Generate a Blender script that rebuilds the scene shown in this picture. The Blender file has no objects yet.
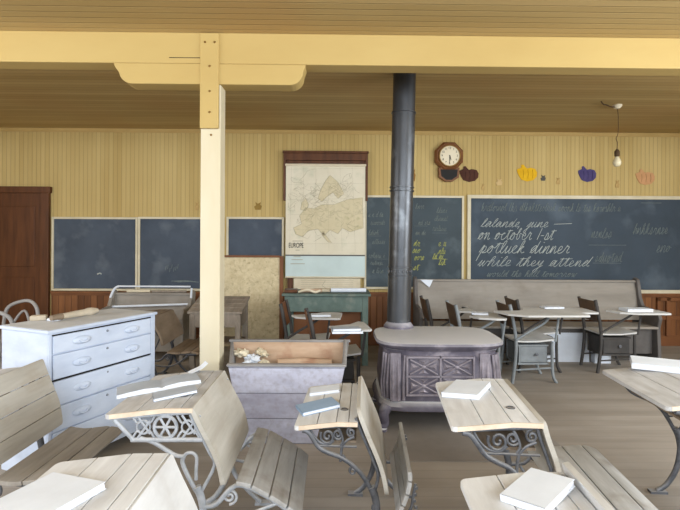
import bpy, math, random
from math import sin, cos, pi, radians as R
from mathutils import Vector, Matrix, Euler, noise
rnd = random.Random(7)
C = bpy.context.scene.collection
F = 490.0; EYE = 1.5; HOR = 240.0; ROLL = R(0.3); TH = R(0.85)
YW = 7.0; HC = 3.06            # back wall distance and ceiling height (room frame, turned by TH)

# ------------------------------------------------------------------ projection of measured points
def ray(px, py):
    u = (px-340)/F; v = (HOR-py)/F
    return Vector((u*cos(ROLL)-v*sin(ROLL), 1.0, u*sin(ROLL)+v*cos(ROLL)))
def at(px, py, y):
    d = ray(px, py); return Vector((d.x*y, y, EYE+d.z*y))
def atz(px, py, z):
    d = ray(px, py); t = (z-EYE)/d.z; return Vector((d.x*t, t, z))
def wall(px, py, off=0.0):       # (s along wall, z) on the back wall plane
    d = ray(px, py)
    c, s = cos(TH), sin(TH)
    rx = c*d.x + s*d.y; ry = -s*d.x + c*d.y
    t = (YW-off)/ry
    return rx*t, EYE+d.z*t
def room(s, y, z=0.0):           # room frame -> world
    return Vector((cos(TH)*s - sin(TH)*y, sin(TH)*s + cos(TH)*y, z))

# ------------------------------------------------------------------ materials
def mat(name, col, rough=.75, col2=None, scale=6.0, stretch=(1,1,1), metal=0.0, bump=.15, var=.5,
        spots=None, spot_scale=9.0, spot_amt=.5, dust=None):
    m = bpy.data.materials.new(name); m.use_nodes = True
    nt = m.node_tree; N = nt.nodes; L = nt.links
    b = N['Principled BSDF']; b.inputs['Roughness'].default_value = rough; b.inputs['Metallic'].default_value = metal
    b.inputs['Specular IOR Level'].default_value = .25
    tc = N.new('ShaderNodeTexCoord'); mp = N.new('ShaderNodeMapping'); mp.inputs['Scale'].default_value = stretch
    L.new(tc.outputs['Object'], mp.inputs['Vector'])
    nz = N.new('ShaderNodeTexNoise'); nz.inputs['Scale'].default_value = scale; nz.inputs['Detail'].default_value = 5
    nz.inputs['Roughness'].default_value = .62
    L.new(mp.outputs['Vector'], nz.inputs['Vector'])
    rp = N.new('ShaderNodeValToRGB'); rp.color_ramp.elements[0].position = .5-var/2; rp.color_ramp.elements[1].position = .5+var/2
    c2 = col2 if col2 else tuple(c*.72 for c in col)
    rp.color_ramp.elements[0].color = (*c2, 1); rp.color_ramp.elements[1].color = (*col, 1)
    L.new(nz.outputs['Fac'], rp.inputs['Fac'])
    out = rp.outputs['Color']
    if spots:
        n2 = N.new('ShaderNodeTexNoise'); n2.inputs['Scale'].default_value = spot_scale; n2.inputs['Detail'].default_value = 6
        L.new(tc.outputs['Object'], n2.inputs['Vector'])
        r2 = N.new('ShaderNodeValToRGB'); r2.color_ramp.elements[0].position = .55; r2.color_ramp.elements[1].position = .72
        r2.color_ramp.elements[0].color = (0,0,0,1); r2.color_ramp.elements[1].color = (spot_amt,)*3+(1,)
        L.new(n2.outputs['Fac'], r2.inputs['Fac'])
        mx = N.new('ShaderNodeMixRGB'); mx.inputs['Color2'].default_value = (*spots, 1)
        L.new(r2.outputs['Color'], mx.inputs['Fac']); L.new(out, mx.inputs['Color1']); out = mx.outputs['Color']
    if dust:                      # dust settles on upward faces
        g = N.new('ShaderNodeNewGeometry'); sx = N.new('ShaderNodeSeparateXYZ'); L.new(g.outputs['Normal'], sx.inputs['Vector'])
        mr = N.new('ShaderNodeMapRange'); mr.inputs['From Min'].default_value = .3; mr.inputs['From Max'].default_value = .95
        mr.inputs['To Max'].default_value = .85
        L.new(sx.outputs['Z'], mr.inputs['Value'])
        mx = N.new('ShaderNodeMixRGB'); mx.inputs['Color2'].default_value = (*dust, 1)
        L.new(mr.outputs['Result'], mx.inputs['Fac']); L.new(out, mx.inputs['Color1']); out = mx.outputs['Color']
    L.new(out, b.inputs['Base Color'])
    if bump:
        bp = N.new('ShaderNodeBump'); bp.inputs['Strength'].default_value = bump; bp.inputs['Distance'].default_value = .02
        L.new(nz.outputs['Fac'], bp.inputs['Height']); L.new(bp.outputs['Normal'], b.inputs['Normal'])
    return m

def board_mat(name, col, col2, pitch, axis, groove=.12, dark=.6, rough=.7, bump=.5, nscale=1.5, stretch=(1,1,1), stain=None, stain_amt=.5, stain_scale=1.2, vary=.12, wear=None):
    """tongue-and-groove boards: board lines every `pitch` along `axis`, each board its own tone"""
    m = bpy.data.materials.new(name); m.use_nodes = True
    nt = m.node_tree; N = nt.nodes; L = nt.links
    b = N['Principled BSDF']; b.inputs['Roughness'].default_value = rough; b.inputs['Specular IOR Level'].default_value = .25
    tc = N.new('ShaderNodeTexCoord'); sp = N.new('ShaderNodeSeparateXYZ'); L.new(tc.outputs['Object'], sp.inputs['Vector'])
    def math_(op, a, v=None, link=None):
        n = N.new('ShaderNodeMath'); n.operation = op; L.new(a, n.inputs[0])
        if link is not None: L.new(link, n.inputs[1])
        elif v is not None: n.inputs[1].default_value = v
        return n.outputs[0]
    x = sp.outputs['XYZ'.index(axis)]
    q = math_('DIVIDE', x, pitch); fr = math_('FRACT', q); fl = math_('FLOOR', q)
    ed = math_('ABSOLUTE', math_('SUBTRACT', fr, .5))                 # .5 at the groove
    mr = N.new('ShaderNodeMapRange'); mr.inputs['From Min'].default_value = .5-groove; mr.inputs['From Max'].default_value = .5
    L.new(ed, mr.inputs['Value']); grv = mr.outputs['Result']
    wn = N.new('ShaderNodeTexWhiteNoise'); wn.noise_dimensions = '1D'; L.new(fl, wn.inputs['W'])
    mp = N.new('ShaderNodeMapping'); mp.inputs['Scale'].default_value = stretch; L.new(tc.outputs['Object'], mp.inputs['Vector'])
    nz = N.new('ShaderNodeTexNoise'); nz.inputs['Scale'].default_value = nscale; nz.inputs['Detail'].default_value = 6; L.new(mp.outputs['Vector'], nz.inputs['Vector'])
    rp = N.new('ShaderNodeValToRGB'); rp.color_ramp.elements[0].position = .3; rp.color_ramp.elements[1].position = .7
    rp.color_ramp.elements[0].color = (*col2,1); rp.color_ramp.elements[1].color = (*col,1)
    tone = math_('ADD', math_('MULTIPLY', math_('SUBTRACT', wn.outputs['Value'], .5), vary*3), link=nz.outputs['Fac'])
    L.new(tone, rp.inputs['Fac'])
    out = rp.outputs['Color']
    if stain:
        n2 = N.new('ShaderNodeTexNoise'); n2.inputs['Scale'].default_value = stain_scale; n2.inputs['Detail'].default_value = 7
        L.new(tc.outputs['Object'], n2.inputs['Vector'])
        r2 = N.new('ShaderNodeValToRGB'); r2.color_ramp.elements[0].position = .45; r2.color_ramp.elements[1].position = .75
        r2.color_ramp.elements[0].color = (0,0,0,1); r2.color_ramp.elements[1].color = (stain_amt,)*3+(1,)
        L.new(n2.outputs['Fac'], r2.inputs['Fac'])
        mx = N.new('ShaderNodeMixRGB'); mx.inputs['Color2'].default_value = (*stain,1)
        L.new(r2.outputs['Color'], mx.inputs['Fac']); L.new(out, mx.inputs['Color1']); out = mx.outputs['Color']
    md = N.new('ShaderNodeMixRGB'); md.blend_type = 'MULTIPLY'; md.inputs['Color2'].default_value = (dark,)*3+(1,)
    L.new(grv, md.inputs['Fac']); L.new(out, md.inputs['Color1']); L.new(md.outputs['Color'], b.inputs['Base Color'])
    bp = N.new('ShaderNodeBump'); bp.inputs['Strength'].default_value = bump; bp.inputs['Distance'].default_value = .008; bp.invert = True
    L.new(grv, bp.inputs['Height']); L.new(bp.outputs['Normal'], b.inputs['Normal'])
    return m

def lin(r, g, b):
    f = lambda c: ((c/255+.055)/1.055)**2.4 if c > 10 else c/255/12.92
    return (f(r), f(g), f(b))

M = {}
M['wall']   = board_mat('yellow_beadboard', lin(198,175,119), lin(180,155,98), .06, 'X', groove=.10, dark=.72, stretch=(1,1,.3), vary=.06)
M['ceil']   = board_mat('tan_ceiling_boards', lin(188,163,113), lin(168,143,93), .085, 'Y', groove=.09, dark=.72, stretch=(.25,1,1), stain=lin(176,140,90), stain_amt=.6, stain_scale=.9, vary=.10)
M['wains']  = board_mat('varnished_wainscot', lin(138,92,58), lin(104,66,40), .09, 'X', groove=.10, dark=.5, rough=.45, stretch=(6,1,1), vary=.16)
M['floor']  = board_mat('dusty_floor_boards', lin(164,156,147), lin(140,132,123), .11, 'Y', groove=.05, dark=.84, rough=.9, bump=.12, nscale=2.2, stretch=(.35,2,1), stain=lin(126,116,104), stain_amt=.7, stain_scale=.9, vary=.05)
M['beam']   = mat('cream_yellow_paint', lin(192,167,108), .6, lin(180,153,95), 1.5, (.4,1,1), bump=.05)
M['post']   = mat('cream_post_paint', lin(214,206,184), .6, lin(202,190,160), 2.5, (1,1,.3), bump=.05)
M['trim']   = mat('cream_trim_paint', lin(226,208,160), .6, lin(206,184,132), 3, bump=.05)
M['crown']  = mat('tan_cornice_paint', lin(190,162,106), .6, lin(176,148,92), 3, bump=.05)
M['frame']  = mat('chalkboard_frame_paint', lin(218,210,188), .6, lin(192,182,154), 4, bump=.08)
M['slate']  = mat('slate_blackboard', lin(80,90,104), .7, lin(60,68,80), 1.6, bump=.0, spots=lin(124,133,142), spot_scale=2.2, spot_amt=.45)
M['slate2'] = mat('green_grey_blackboard', lin(74,86,93), .7, lin(57,66,73), 1.4, bump=.0, spots=lin(116,128,134), spot_scale=2.6, spot_amt=.5)
M['slate3'] = mat('chalky_blackboard', lin(70,82,95), .7, lin(54,64,74), 1.0, bump=.0, spots=lin(108,121,134), spot_scale=1.8, spot_amt=.5)
M['chalk']  = mat('white_chalk', lin(206,210,204), .95, lin(140,150,150), 30, bump=0, var=.7)
M['chalkf'] = mat('faded_chalk', lin(132,142,140), .95, lin(96,106,106), 25, bump=0, var=.7)
M['chalky'] = mat('yellow_chalk', lin(190,190,110), .95, lin(120,128,84), 25, bump=0, var=.7)
M['desk']   = mat('dusty_maple', lin(200,201,204), .8, lin(164,162,160), 5, (4,.5,1), spots=lin(132,126,120), spot_scale=7, spot_amt=.45, bump=.12)
M['desk_b'] = mat('pale_dusty_maple', lin(222,224,227), .8, lin(192,192,193), 5, (4,.5,1), spots=lin(178,175,172), spot_scale=7, spot_amt=.4, bump=.12)
M['deske']  = mat('bare_board_end', lin(224,210,192), .8, lin(198,178,156), 12, bump=.1)
M['seat']   = mat('weathered_seat_wood', lin(186,187,188), .85, lin(150,149,148), 5, (4,.5,1), spots=lin(120,108,94), spot_scale=6, spot_amt=.5)
M['seatd']  = mat('grey_brown_seat_wood', lin(166,161,155), .85, lin(136,130,123), 5, (4,.5,1))
M['ironl']  = mat('pale_grey_cast_iron', lin(192,197,205), .5, lin(140,145,153), 22, metal=.1, bump=.1, dust=lin(206,206,206))
M['seatbr'] = mat('brown_old_wood', lin(146,130,112), .85, lin(112,97,82), 5, (4,.5,1))
M['back']   = mat('dusty_seat_back_wood', lin(190,187,180), .8, lin(160,155,146), 4, (1,.4,4), spots=lin(150,134,112), spot_scale=5, spot_amt=.35)
M['iron']   = mat('grey_cast_iron', lin(116,118,124), .5, lin(66,68,74), 22, metal=.35, bump=.1, dust=lin(176,176,178))
M['irond']  = mat('dark_cast_iron', lin(84,86,92), .5, lin(50,52,58), 22, metal=.3, bump=.1, dust=lin(158,156,154))
M['chest']  = mat('chipped_white_paint_blue_cast', lin(202,212,230), .6, lin(180,192,214), 3.5, (1,1,3), spots=lin(170,180,196), spot_scale=6, spot_amt=.45, bump=.12)  # white paint with the blue cast of daylight mixed into its colour
M['beige']  = mat('greyish_beige_cloth', lin(196,186,168), .9, lin(166,154,136), 12, bump=.2)
M['chestgap'] = mat('worn_metal_spot', lin(140,146,156), .6, bump=0)
M['chesttop'] = mat('chest_top_paint', lin(204,207,212), .7, lin(178,180,183), 4, bump=.1)
M['bin']    = board_mat('lavender_weathered_boards', lin(190,192,210), lin(160,160,178), .19, 'Z', groove=.03, dark=.45, rough=.85, nscale=5, stretch=(.8,1,3), stain=lin(144,136,144), stain_amt=.5, stain_scale=30)
M['bing']   = mat('grey_weathered_board', lin(158,156,156), .85, lin(128,125,124), 5, (1,1,2))
M['binin']  = mat('peach_bare_board', lin(206,180,156), .85, lin(178,148,122), 4, (.6,1,3), spots=lin(150,96,72), spot_scale=6, spot_amt=.5)
M['paper']  = mat('white_paper', lin(222,229,240), .9, lin(208,214,224), 6, bump=.03)
M['pages']  = mat('page_edges', lin(226,231,240), .9, lin(206,210,218), 40, (.2,.2,6), bump=.05)
M['cream']  = mat('cream_paper', lin(222,212,190), .9, lin(200,188,162), 5, bump=.05)
M['greybook'] = mat('pale_grey_cover', lin(178,186,198), .8, lin(158,166,178), 6, bump=.03)
M['bluebook'] = mat('pale_blue_cover', lin(150,174,202), .8, lin(138,160,188), 6, bump=.03)
M['stove']  = mat('purple_grey_stove_iron', lin(116,111,124), .5, lin(70,66,77), 7, metal=.1, bump=.1, spots=lin(172,164,170), spot_scale=7, spot_amt=.5, dust=lin(212,213,217))
M['stovep'] = mat('worn_stove_relief', lin(160,153,162), .5, lin(96,90,99), 9, metal=.3, bump=.1)
M['pipe']   = mat('dark_stovepipe_steel', lin(90,92,96), .34, lin(64,66,70), 3, (2,2,.6), metal=.65, bump=.04, spots=lin(140,146,152), spot_scale=5, spot_amt=.5)
M['brown']  = mat('dark_varnished_wood', lin(104,64,38), .45, lin(70,42,26), 3, (5,1,.5), bump=.05)
M['brown2'] = mat('brown_chair_back', lin(104,84,66), .55, lin(76,59,46), 4, (1,1,2), bump=.05)
M['redwood'] = mat('red_brown_wood', lin(134,88,56), .5, lin(104,66,42), 3, (1,1,.4), bump=.05)
M['pew']    = mat('grey_dusty_pew', lin(158,152,144), .85, lin(128,122,115), 3, (.4,1,2), spots=lin(120,112,102), spot_scale=4, spot_amt=.4)
M['pewd']   = mat('dark_grey_pew_end', lin(110,106,104), .8, lin(82,78,76), 4)
M['chairg'] = mat('blue_grey_chair_paint', lin(142,148,152), .7, lin(108,112,116), 5)
M['chaird'] = mat('dark_chair_frame', lin(78,75,74), .6, lin(52,50,49), 5)
M['tablet'] = mat('dusty_tablet_top', lin(206,207,208), .8, lin(180,178,174), 5, bump=.06)
M['teal']   = mat('teal_green_paint', lin(104,120,114), .7, lin(74,90,85), 5, (1,1,1), spots=lin(140,142,132), spot_scale=7, spot_amt=.5)
M['oldgrey'] = mat('old_grey_wood', lin(158,148,136), .85, lin(116,106,96), 5, (3,.6,1))
M['dark']   = mat('gap_shade', lin(34,31,30), .9, lin(24,22,21), 5, bump=0)
M['steelpad'] = mat('dark_hearth_sheet', lin(138,132,126), .8, lin(116,110,104), 2.2, bump=.05)
M['clockw'] = mat('clock_case_walnut', lin(132,88,54), .4, lin(100,62,36), 6, bump=.04)
M['dial']   = mat('clock_dial_paper', lin(232,222,198), .7, lin(216,204,176), 4, bump=0)
M['black']  = mat('black_paint', lin(36,32,30), .6, lin(26,24,23), 5, bump=0)
M['mitbrown'] = mat('brown_cut_paper', lin(86,56,46), .95, lin(70,44,36), 8, bump=0)
M['mityel'] = mat('yellow_cut_paper', lin(226,182,40), .95, lin(204,154,26), 8, bump=0)
M['mitblue'] = mat('blue_cut_paper', lin(84,76,120), .95, lin(66,58,100), 8, bump=0)
M['mitpink'] = mat('faded_pink_cut_paper', lin(206,158,116), .95, lin(186,140,96), 8, bump=0)
M['mittan'] = mat('tan_cut_paper', lin(196,168,112), .95, lin(150,120,74), 12, bump=0)
M['map']    = mat('faded_map_paper', lin(226,219,200), .9, lin(212,204,182), 2.2, bump=.02, spots=lin(186,188,164), spot_scale=5, spot_amt=.55)
M['mapland'] = mat('map_land_tint', lin(214,203,172), .9, lin(202,190,158), 6, bump=0, spots=lin(176,170,136), spot_scale=14, spot_amt=.6)
M['mapline'] = mat('map_line_ink', lin(172,162,138), .95, bump=0)
M['mapblue'] = mat('pale_blue_chart', lin(204,220,220), .9, lin(190,206,206), 3, bump=.02)
M['engrave'] = mat('engraved_chart_paper', lin(226,212,178), .9, lin(190,174,138), 16, bump=.02, spots=lin(140,122,90), spot_scale=22, spot_amt=.5)
M['glass']  = mat('frosted_bulb_glass', lin(214,202,170), .2, bump=0)
M['cord']   = mat('brown_cord', lin(78,60,40), .8, bump=0)
M['brass']  = mat('aged_brass', lin(140,108,58), .4, metal=.7, bump=0)

# ------------------------------------------------------------------ mesh builder
class MB:
    def __init__(s): s.v = []; s.f = []; s.mi = []; s.cur = 0
    def add(s, vs, fs):
        o = len(s.v); s.v += [tuple(v) for v in vs]
        for f in fs: s.f.append([i+o for i in f]); s.mi.append(s.cur)
        return s
    def box(s, x0, x1, y0, y1, z0, z1, mtx=None):
        vs = [Vector(p) for p in ((x0,y0,z0),(x1,y0,z0),(x1,y1,z0),(x0,y1,z0),(x0,y0,z1),(x1,y0,z1),(x1,y1,z1),(x0,y1,z1))]
        if mtx: vs = [mtx @ v for v in vs]
        return s.add(vs, [(3,2,1,0),(4,5,6,7),(0,1,5,4),(1,2,6,5),(2,3,7,6),(3,0,4,7)])
    def loft(s, rings, cap=True, closed=True):
        n = len(rings[0]); o = len(s.v); vs = [p for r in rings for p in r]; fs = []
        for k in range(len(rings)-1):
            for i in range(n if closed else n-1):
                j = (i+1) % n; fs.append((k*n+i, k*n+j, (k+1)*n+j, (k+1)*n+i))
        if cap: fs += [tuple(reversed(range(n))), tuple(range((len(rings)-1)*n, len(rings)*n))]
        return s.add(vs, fs)
    def prism(s, poly, axis, a, b):
        """extrude polygon along axis; poly coords are the other two axes in xyz order"""
        def P(p, t):
            return {'X': (t,p[0],p[1]), 'Y': (p[0],t,p[1]), 'Z': (p[0],p[1],t)}[axis]
        return s.loft([[P(p,a) for p in poly],[P(p,b) for p in poly]])
    def tube(s, pts, r, seg=8, flat=1.0):
        pts = [Vector(p) for p in pts]
        rr = r if isinstance(r, (list, tuple)) else [r]*len(pts)
        rings = []; up = None
        for i, p in enumerate(pts):
            t = (pts[min(i+1,len(pts)-1)]-pts[max(i-1,0)])
            if t.length < 1e-9: t = Vector((0,0,1))
            t.normalize()
            if up is None: up = t.orthogonal().normalized()
            up = (up - t*up.dot(t))
            up = up.normalized() if up.length > 1e-6 else t.orthogonal().normalized()
            w = t.cross(up)
            rings.append([p + (up*cos(2*pi*k/seg) + w*sin(2*pi*k/seg))*rr[i] for k in range(seg)])
        return s.loft(rings)
    def lathe(s, prof, c=(0,0,0), seg=24, axis='Z', cap=True):
        rings = []
        for r, h in prof:
            ring = []
            for k in range(seg):
                a = 2*pi*k/seg; x, y = r*cos(a), r*sin(a)
                q = {'Z': (x,y,h), 'Y': (x,h,y), 'X': (h,x,y)}[axis]
                ring.append((q[0]+c[0], q[1]+c[1], q[2]+c[2]))
            rings.append(ring)
        return s.loft(rings, cap)
    def sweep(s, prof, th, y0, y1):
        """curved board: 2-D profile (x,z) thickened by th below/right, extruded in y"""
        n = len(prof); off = []
        for i, (x, z) in enumerate(prof):
            a = prof[max(i-1,0)]; b = prof[min(i+1,n-1)]
            dx, dz = b[0]-a[0], b[1]-a[1]; l = math.hypot(dx,dz) or 1
            off.append((x - dz/l*th*-1*-1, z + dx/l*th) if False else (x + dz/l*th, z - dx/l*th))
        poly = list(prof) + list(reversed(off))
        return s.prism(poly, 'Y', y0, y1)
    def build(s, name, m, parent=None, smooth=None, bevel=0, loc=None, rot=None):
        me = bpy.data.meshes.new(name); me.from_pydata(s.v, [], s.f); me.validate()
        import bmesh
        bm = bmesh.new(); bm.from_mesh(me); bmesh.ops.recalc_face_normals(bm, faces=bm.faces)
        bm.to_mesh(me); bm.free()
        ms = m if isinstance(m, (list,tuple)) else [m]
        for x in ms: me.materials.append(x)
        if len(ms) > 1 and len(me.polygons) == len(s.mi):
            for p, i in zip(me.polygons, s.mi): p.material_index = i
        if smooth:
            me.polygons.foreach_set('use_smooth', [True]*len(me.polygons))
            me.set_sharp_from_angle(angle=R(smooth))
        o = bpy.data.objects.new(name, me); C.objects.link(o)
        if parent: o.parent = parent
        if loc is not None: o.location = loc
        if rot is not None: o.rotation_euler = rot
        if bevel:
            b = o.modifiers.new('bevel', 'BEVEL'); b.width = bevel; b.segments = 2; b.limit_method = 'ANGLE'; b.angle_limit = R(40)
        return o

def tag(o, label, cat, group=None):
    o['label'] = label; o['category'] = cat
    if group: o['group'] = group
    return o
def thing(name, label, cat, loc=(0,0,0), rotz=0, group=None, mtx=None):
    o = bpy.data.objects.new(name, None); C.objects.link(o); o.empty_display_size = .1
    o.location = loc; o.rotation_euler = (0,0,rotz)
    if mtx is not None: o.rotation_euler = mtx.to_euler()
    return tag(o, label, cat, group)
def struct(o): o['kind'] = 'structure'; return o
def dup(root, loc, rotz, label, group=None):
    r = root.copy(); C.objects.link(r); r.location = loc; r.rotation_euler = (0,0,rotz); r['label'] = label
    if group: r['group'] = group
    for ch in list(root.children):
        c = ch.copy(); C.objects.link(c); c.parent = r
        for g in ch.children:
            d = g.copy(); C.objects.link(d); d.parent = c
    return r
def smoothpts(pts, n=6):
    out = []; P = [Vector(p) for p in pts]
    for i in range(len(P)-1):
        p0 = P[max(i-1,0)]; p1 = P[i]; p2 = P[i+1]; p3 = P[min(i+2,len(P)-1)]
        for k in range(n):
            t = k/n
            out.append(.5*((2*p1)+(p2-p0)*t+(2*p0-5*p1+4*p2-p3)*t*t+(3*p1-p0-3*p2+p3)*t**3))
    out.append(P[-1]); return out
def text_mesh(txt, size, extr=.001, shear=0):
    cu = bpy.data.curves.new('lettering', 'FONT'); cu.body = txt; cu.size = size; cu.extrude = extr; cu.shear = shear
    cu.align_x = 'CENTER'; cu.align_y = 'CENTER'
    o = bpy.data.objects.new('lettering', cu); C.objects.link(o)
    dg = bpy.context.evaluated_depsgraph_get(); me = bpy.data.meshes.new_from_object(o.evaluated_get(dg))
    bpy.data.objects.remove(o); return me
def text_obj(name, txt, size, m, parent, x, y, z, sx=1):
    me = text_mesh(txt, size); me.materials.clear(); me.materials.append(m)
    o = bpy.data.objects.new(name, me); C.objects.link(o); o.parent = parent
    o.location = (x,y,z); o.rotation_euler = (pi/2,0,0); o.scale = (sx,1,1); return o

# ================================================================== ROOM SHELL
SL, SR, SB = -5.3, 5.5, -3.2
RZ = (0,0,TH)
m = MB().box(SL,SR,SB,YW+.1,-.12,0); struct(m.build('floor', M['floor'], rot=RZ))
m = MB().box(SL,SR,SB,YW+.1,HC,HC+.12); struct(m.build('ceiling', M['ceil'], rot=RZ))
m = MB().box(SL,SR,YW,YW+.12,0,HC); struct(m.build('wall_back', M['wall'], rot=RZ))
M['wally'] = board_mat('yellow_side_beadboard', lin(226,198,140), lin(212,181,120), .078, 'Y', dark=.72, vary=.06)
m = MB().box(SL-.12,SL,SB,YW+.12,0,HC); struct(m.build('wall_left', M['wally'], rot=RZ))
m = MB().box(SR,SR+.12,SB,YW+.12,0,HC); struct(m.build('wall_right', M['wally'], rot=RZ))
# cornice
m = MB(); m.prism([(YW,HC-.05),(YW-.012,HC-.05),(YW-.03,HC-.015),(YW-.03,HC),(YW,HC)],'X',SL,SR)
struct(m.build('trim_1', M['crown'], rot=RZ))
# wainscot with cap rail
s0,_ = wall(52,300); s1 = SR; zc = wall(90,291)[1]
m = MB().box(s0,s1,YW-.018,YW,.14,zc-.02); struct(m.build('wall_wainscot', M['wains'], rot=RZ))
m = MB().box(s0,s1,YW-.05,YW,zc-.035,zc); m.box(s0,s1,YW-.03,YW,zc-.06,zc-.035)
struct(m.build('trim_2', M['redwood'], rot=RZ, bevel=.004))
m = MB().box(SL,SR,YW-.025,YW,0,.15); struct(m.build('baseboard_back', M['redwood'], rot=RZ, bevel=.004))

# left doorway: dark wood door in casing
sA = wall(-10,200)[0]-.35; sB_,zt = wall(51,187)
def wroot(name, label, cat, group=None): return thing(name, label, cat, (0,0,0), TH, group)
d1 = bpy.data.objects.new('door_1', None); C.objects.link(d1); d1.rotation_euler = RZ; struct(d1)
m = MB().box(sA,sB_-.09,YW-.03,YW,0,zt-.06)
m.build('door_panel', M['brown'], d1)
m = MB()
for (a,b,z0,z1) in ((sA+.12,sA+.42,.25,.95),(sA+.52,sB_-.2,.25,.95),(sA+.12,sA+.42,1.1,1.95),(sA+.52,sB_-.2,1.1,1.95)):
    m.box(a,b,YW-.042,YW-.03,z0,z1)
m.build('raised_panel', M['brown'], d1, bevel=.01)
m = MB().box(sB_-.12,sB_,YW-.06,YW,0,zt); m.box(sA-.12,sA,YW-.06,YW,0,zt); m.box(sA-.14,sB_+.02,YW-.07,YW,zt-.09,zt)
m.build('door_casing', M['redwood'] if False else M['brown'], d1, bevel=.006)

# right-hand wood panelling below the board
pa = wall(655,296)
m = MB()
za = zc-.06
for px in (664,): 
    a = wall(px,300)[0]; m.box(a,a+.06,YW-.06,YW-.018,.15,za)
a = wall(655,300)[0]; m.box(a, SR, YW-.06, YW-.018, za-.05, za); m.box(a, SR, YW-.045, YW-.018, za-.32, za-.26)
m.box(a, a+.05, YW-.06, YW-.018, .15, za)
struct(m.build('trim_3', M['redwood'], rot=RZ, bevel=.004))

# ================================================================== BEAM + POST
PD = 3.71
bz0 = at(340,65,PD).z; bz1 = HC
bt = thing('ceiling_beam','long cream painted timber beam running across the ceiling on the post','beam',(0,PD,0),TH)
m = MB().box(SL,SR,0,.17,bz0,bz1); m.build('beam', M['beam'], bt, bevel=.008)
xl = at(115,64,PD).x; xr = at(306,64,PD).x; zcb = at(210,85,PD).z; r_ = .10
def bez(c, r, a0, a1, n=8): return [(c[0]+r*cos(a0+(a1-a0)*k/n), c[1]+r*sin(a0+(a1-a0)*k/n)) for k in range(n+1)]
m = MB(); poly = [(xl,bz0+.0)] + [(xl+.01, bz0-.03)] + bez((xl+r_+.04,zcb+r_),r_,pi*1.05,pi*1.5) + bez((xr-r_-.02,zcb+r_),r_,pi*1.5,pi*2) + [(xr-.0,bz0)]
m.prism(poly,'Y',-.005,.165); m.build('corbel', M['beam'], bt, bevel=.008)
# thin crack where corbel meets beam
m = MB().box(at(170,59,PD).x, at(201,59,PD).x, -.001,.002, bz0+.04, bz0+.045); m.build('crack', M['dark'], bt)
pl = at(200,250,PD).x; pr = at(220,250,PD).x
pt = thing('support_post','tall square cream painted wooden post carrying the ceiling beam','post',(0,PD,0))
m = MB().box(pl,pr,.0,.15,0,zcb+.012); m.build('post', M['post'], pt, bevel=.006)
zs_ = at(210,129,PD).z
m = MB().box(pl+.001,pr-.01,-.03,-.006,zs_,HC-.01); sp_ = m.build('splice_plate', M['beam'], pt, bevel=.004)
for px,py in ((205,42),(214.5,42),(209.5,66),(209.5,91),(209.5,112),(210,134)):
    p = at(px,py,PD-.03); m = MB()
    fy = -.03 if py < 129 else 0
    m.lathe([(.0,fy-.006),(.007,fy-.005),(.009,fy),(.009,fy+.004)],(p.x,0,p.z),10,'Y'); m.build('bolt', M['brass'], sp_ if py<129 else pt, smooth=40)

# ================================================================== CHALK HANDWRITING
G = {  # connected hand: x-height 1, ascender 2.1, descender -1
'a':[(.0,.1),(.55,.9),(.3,1),(.08,.5),(.25,.02),(.55,.45),(.66,.98),(.62,.3),(.75,.02),(.95,.2)],
'b':[(0,.1),(.35,1.2),(.42,2.1),(.25,1.7),(.15,.4),(.3,0),(.6,.35),(.5,.9),(.75,.8),(.95,.7)],
'c':[(.0,.1),(.5,.9),(.3,1),(.08,.5),(.3,.02),(.8,.25)],
'd':[(.0,.1),(.5,.9),(.3,1),(.06,.5),(.25,.02),(.55,.5),(.78,2.1),(.66,.8),(.62,.2),(.75,.02),(.95,.2)],
'e':[(0,.1),(.45,.55),(.42,.95),(.2,.9),(.1,.4),(.3,.02),(.75,.25)],
'h':[(0,.1),(.4,1.4),(.42,2.1),(.22,1.6),(.1,0),(.35,.85),(.55,.9),(.55,.2),(.7,.02),(.9,.2)],
'i':[(0,.1),(.3,1),(.25,.3),(.38,.02),(.6,.2)],
'j':[(0,.1),(.4,1),(.3,0),(.05,-1),(-.15,-.7),(.5,.2)],
'k':[(0,.1),(.4,1.4),(.42,2.1),(.22,1.6),(.1,0),(.35,.8),(.6,.9),(.35,.5),(.65,.02),(.95,.2)],
'l':[(0,.1),(.4,1.3),(.42,2.1),(.2,1.6),(.15,.3),(.35,.02),(.6,.2)],
'n':[(0,.1),(.2,1),(.15,.02),(.4,.85),(.6,.95),(.58,.2),(.72,.02),(.95,.2)],
'o':[(0,.1),(.5,.95),(.2,.85),(.1,.35),(.35,0),(.65,.4),(.5,.95),(.65,.8),(.95,.75)],
'p':[(0,.1),(.35,1.1),(.1,-1),(.2,-.4),(.35,.8),(.65,.9),(.7,.4),(.4,.05),(.95,.2)],
'r':[(0,.1),(.3,1.15),(.4,.9),(.62,.9),(.55,.3),(.7,.02),(.9,.2)],
's':[(0,.1),(.35,1.1),(.5,.4),(.3,.02),(.15,.15),(.75,.2)],
't':[(0,.1),(.4,1.7),(.3,.4),(.42,.02),(.7,.2)],
'u':[(0,.1),(.2,1),(.15,.3),(.3,.02),(.6,.5),(.68,1),(.62,.3),(.75,.02),(.95,.2)],
'w':[(0,.1),(.2,1),(.15,.3),(.3,.02),(.55,.9),(.52,.3),(.7,.02),(.95,.9),(1.15,.8)],
'y':[(0,.1),(.2,1),(.2,.4),(.4,.2),(.68,1),(.5,-.3),(.2,-1),(.05,-.7),(.9,.2)],
'm':[(0,.1),(.2,1),(.15,.02),(.4,.85),(.5,.9),(.5,.02),(.75,.85),(.9,.9),(.9,.2),(1.05,.02),(1.25,.2)],
'f':[(0,.1),(.4,1.4),(.4,2.1),(.2,1.4),(.1,-1),(.3,-.3),(.3,.1),(.7,.3)],
}
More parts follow.
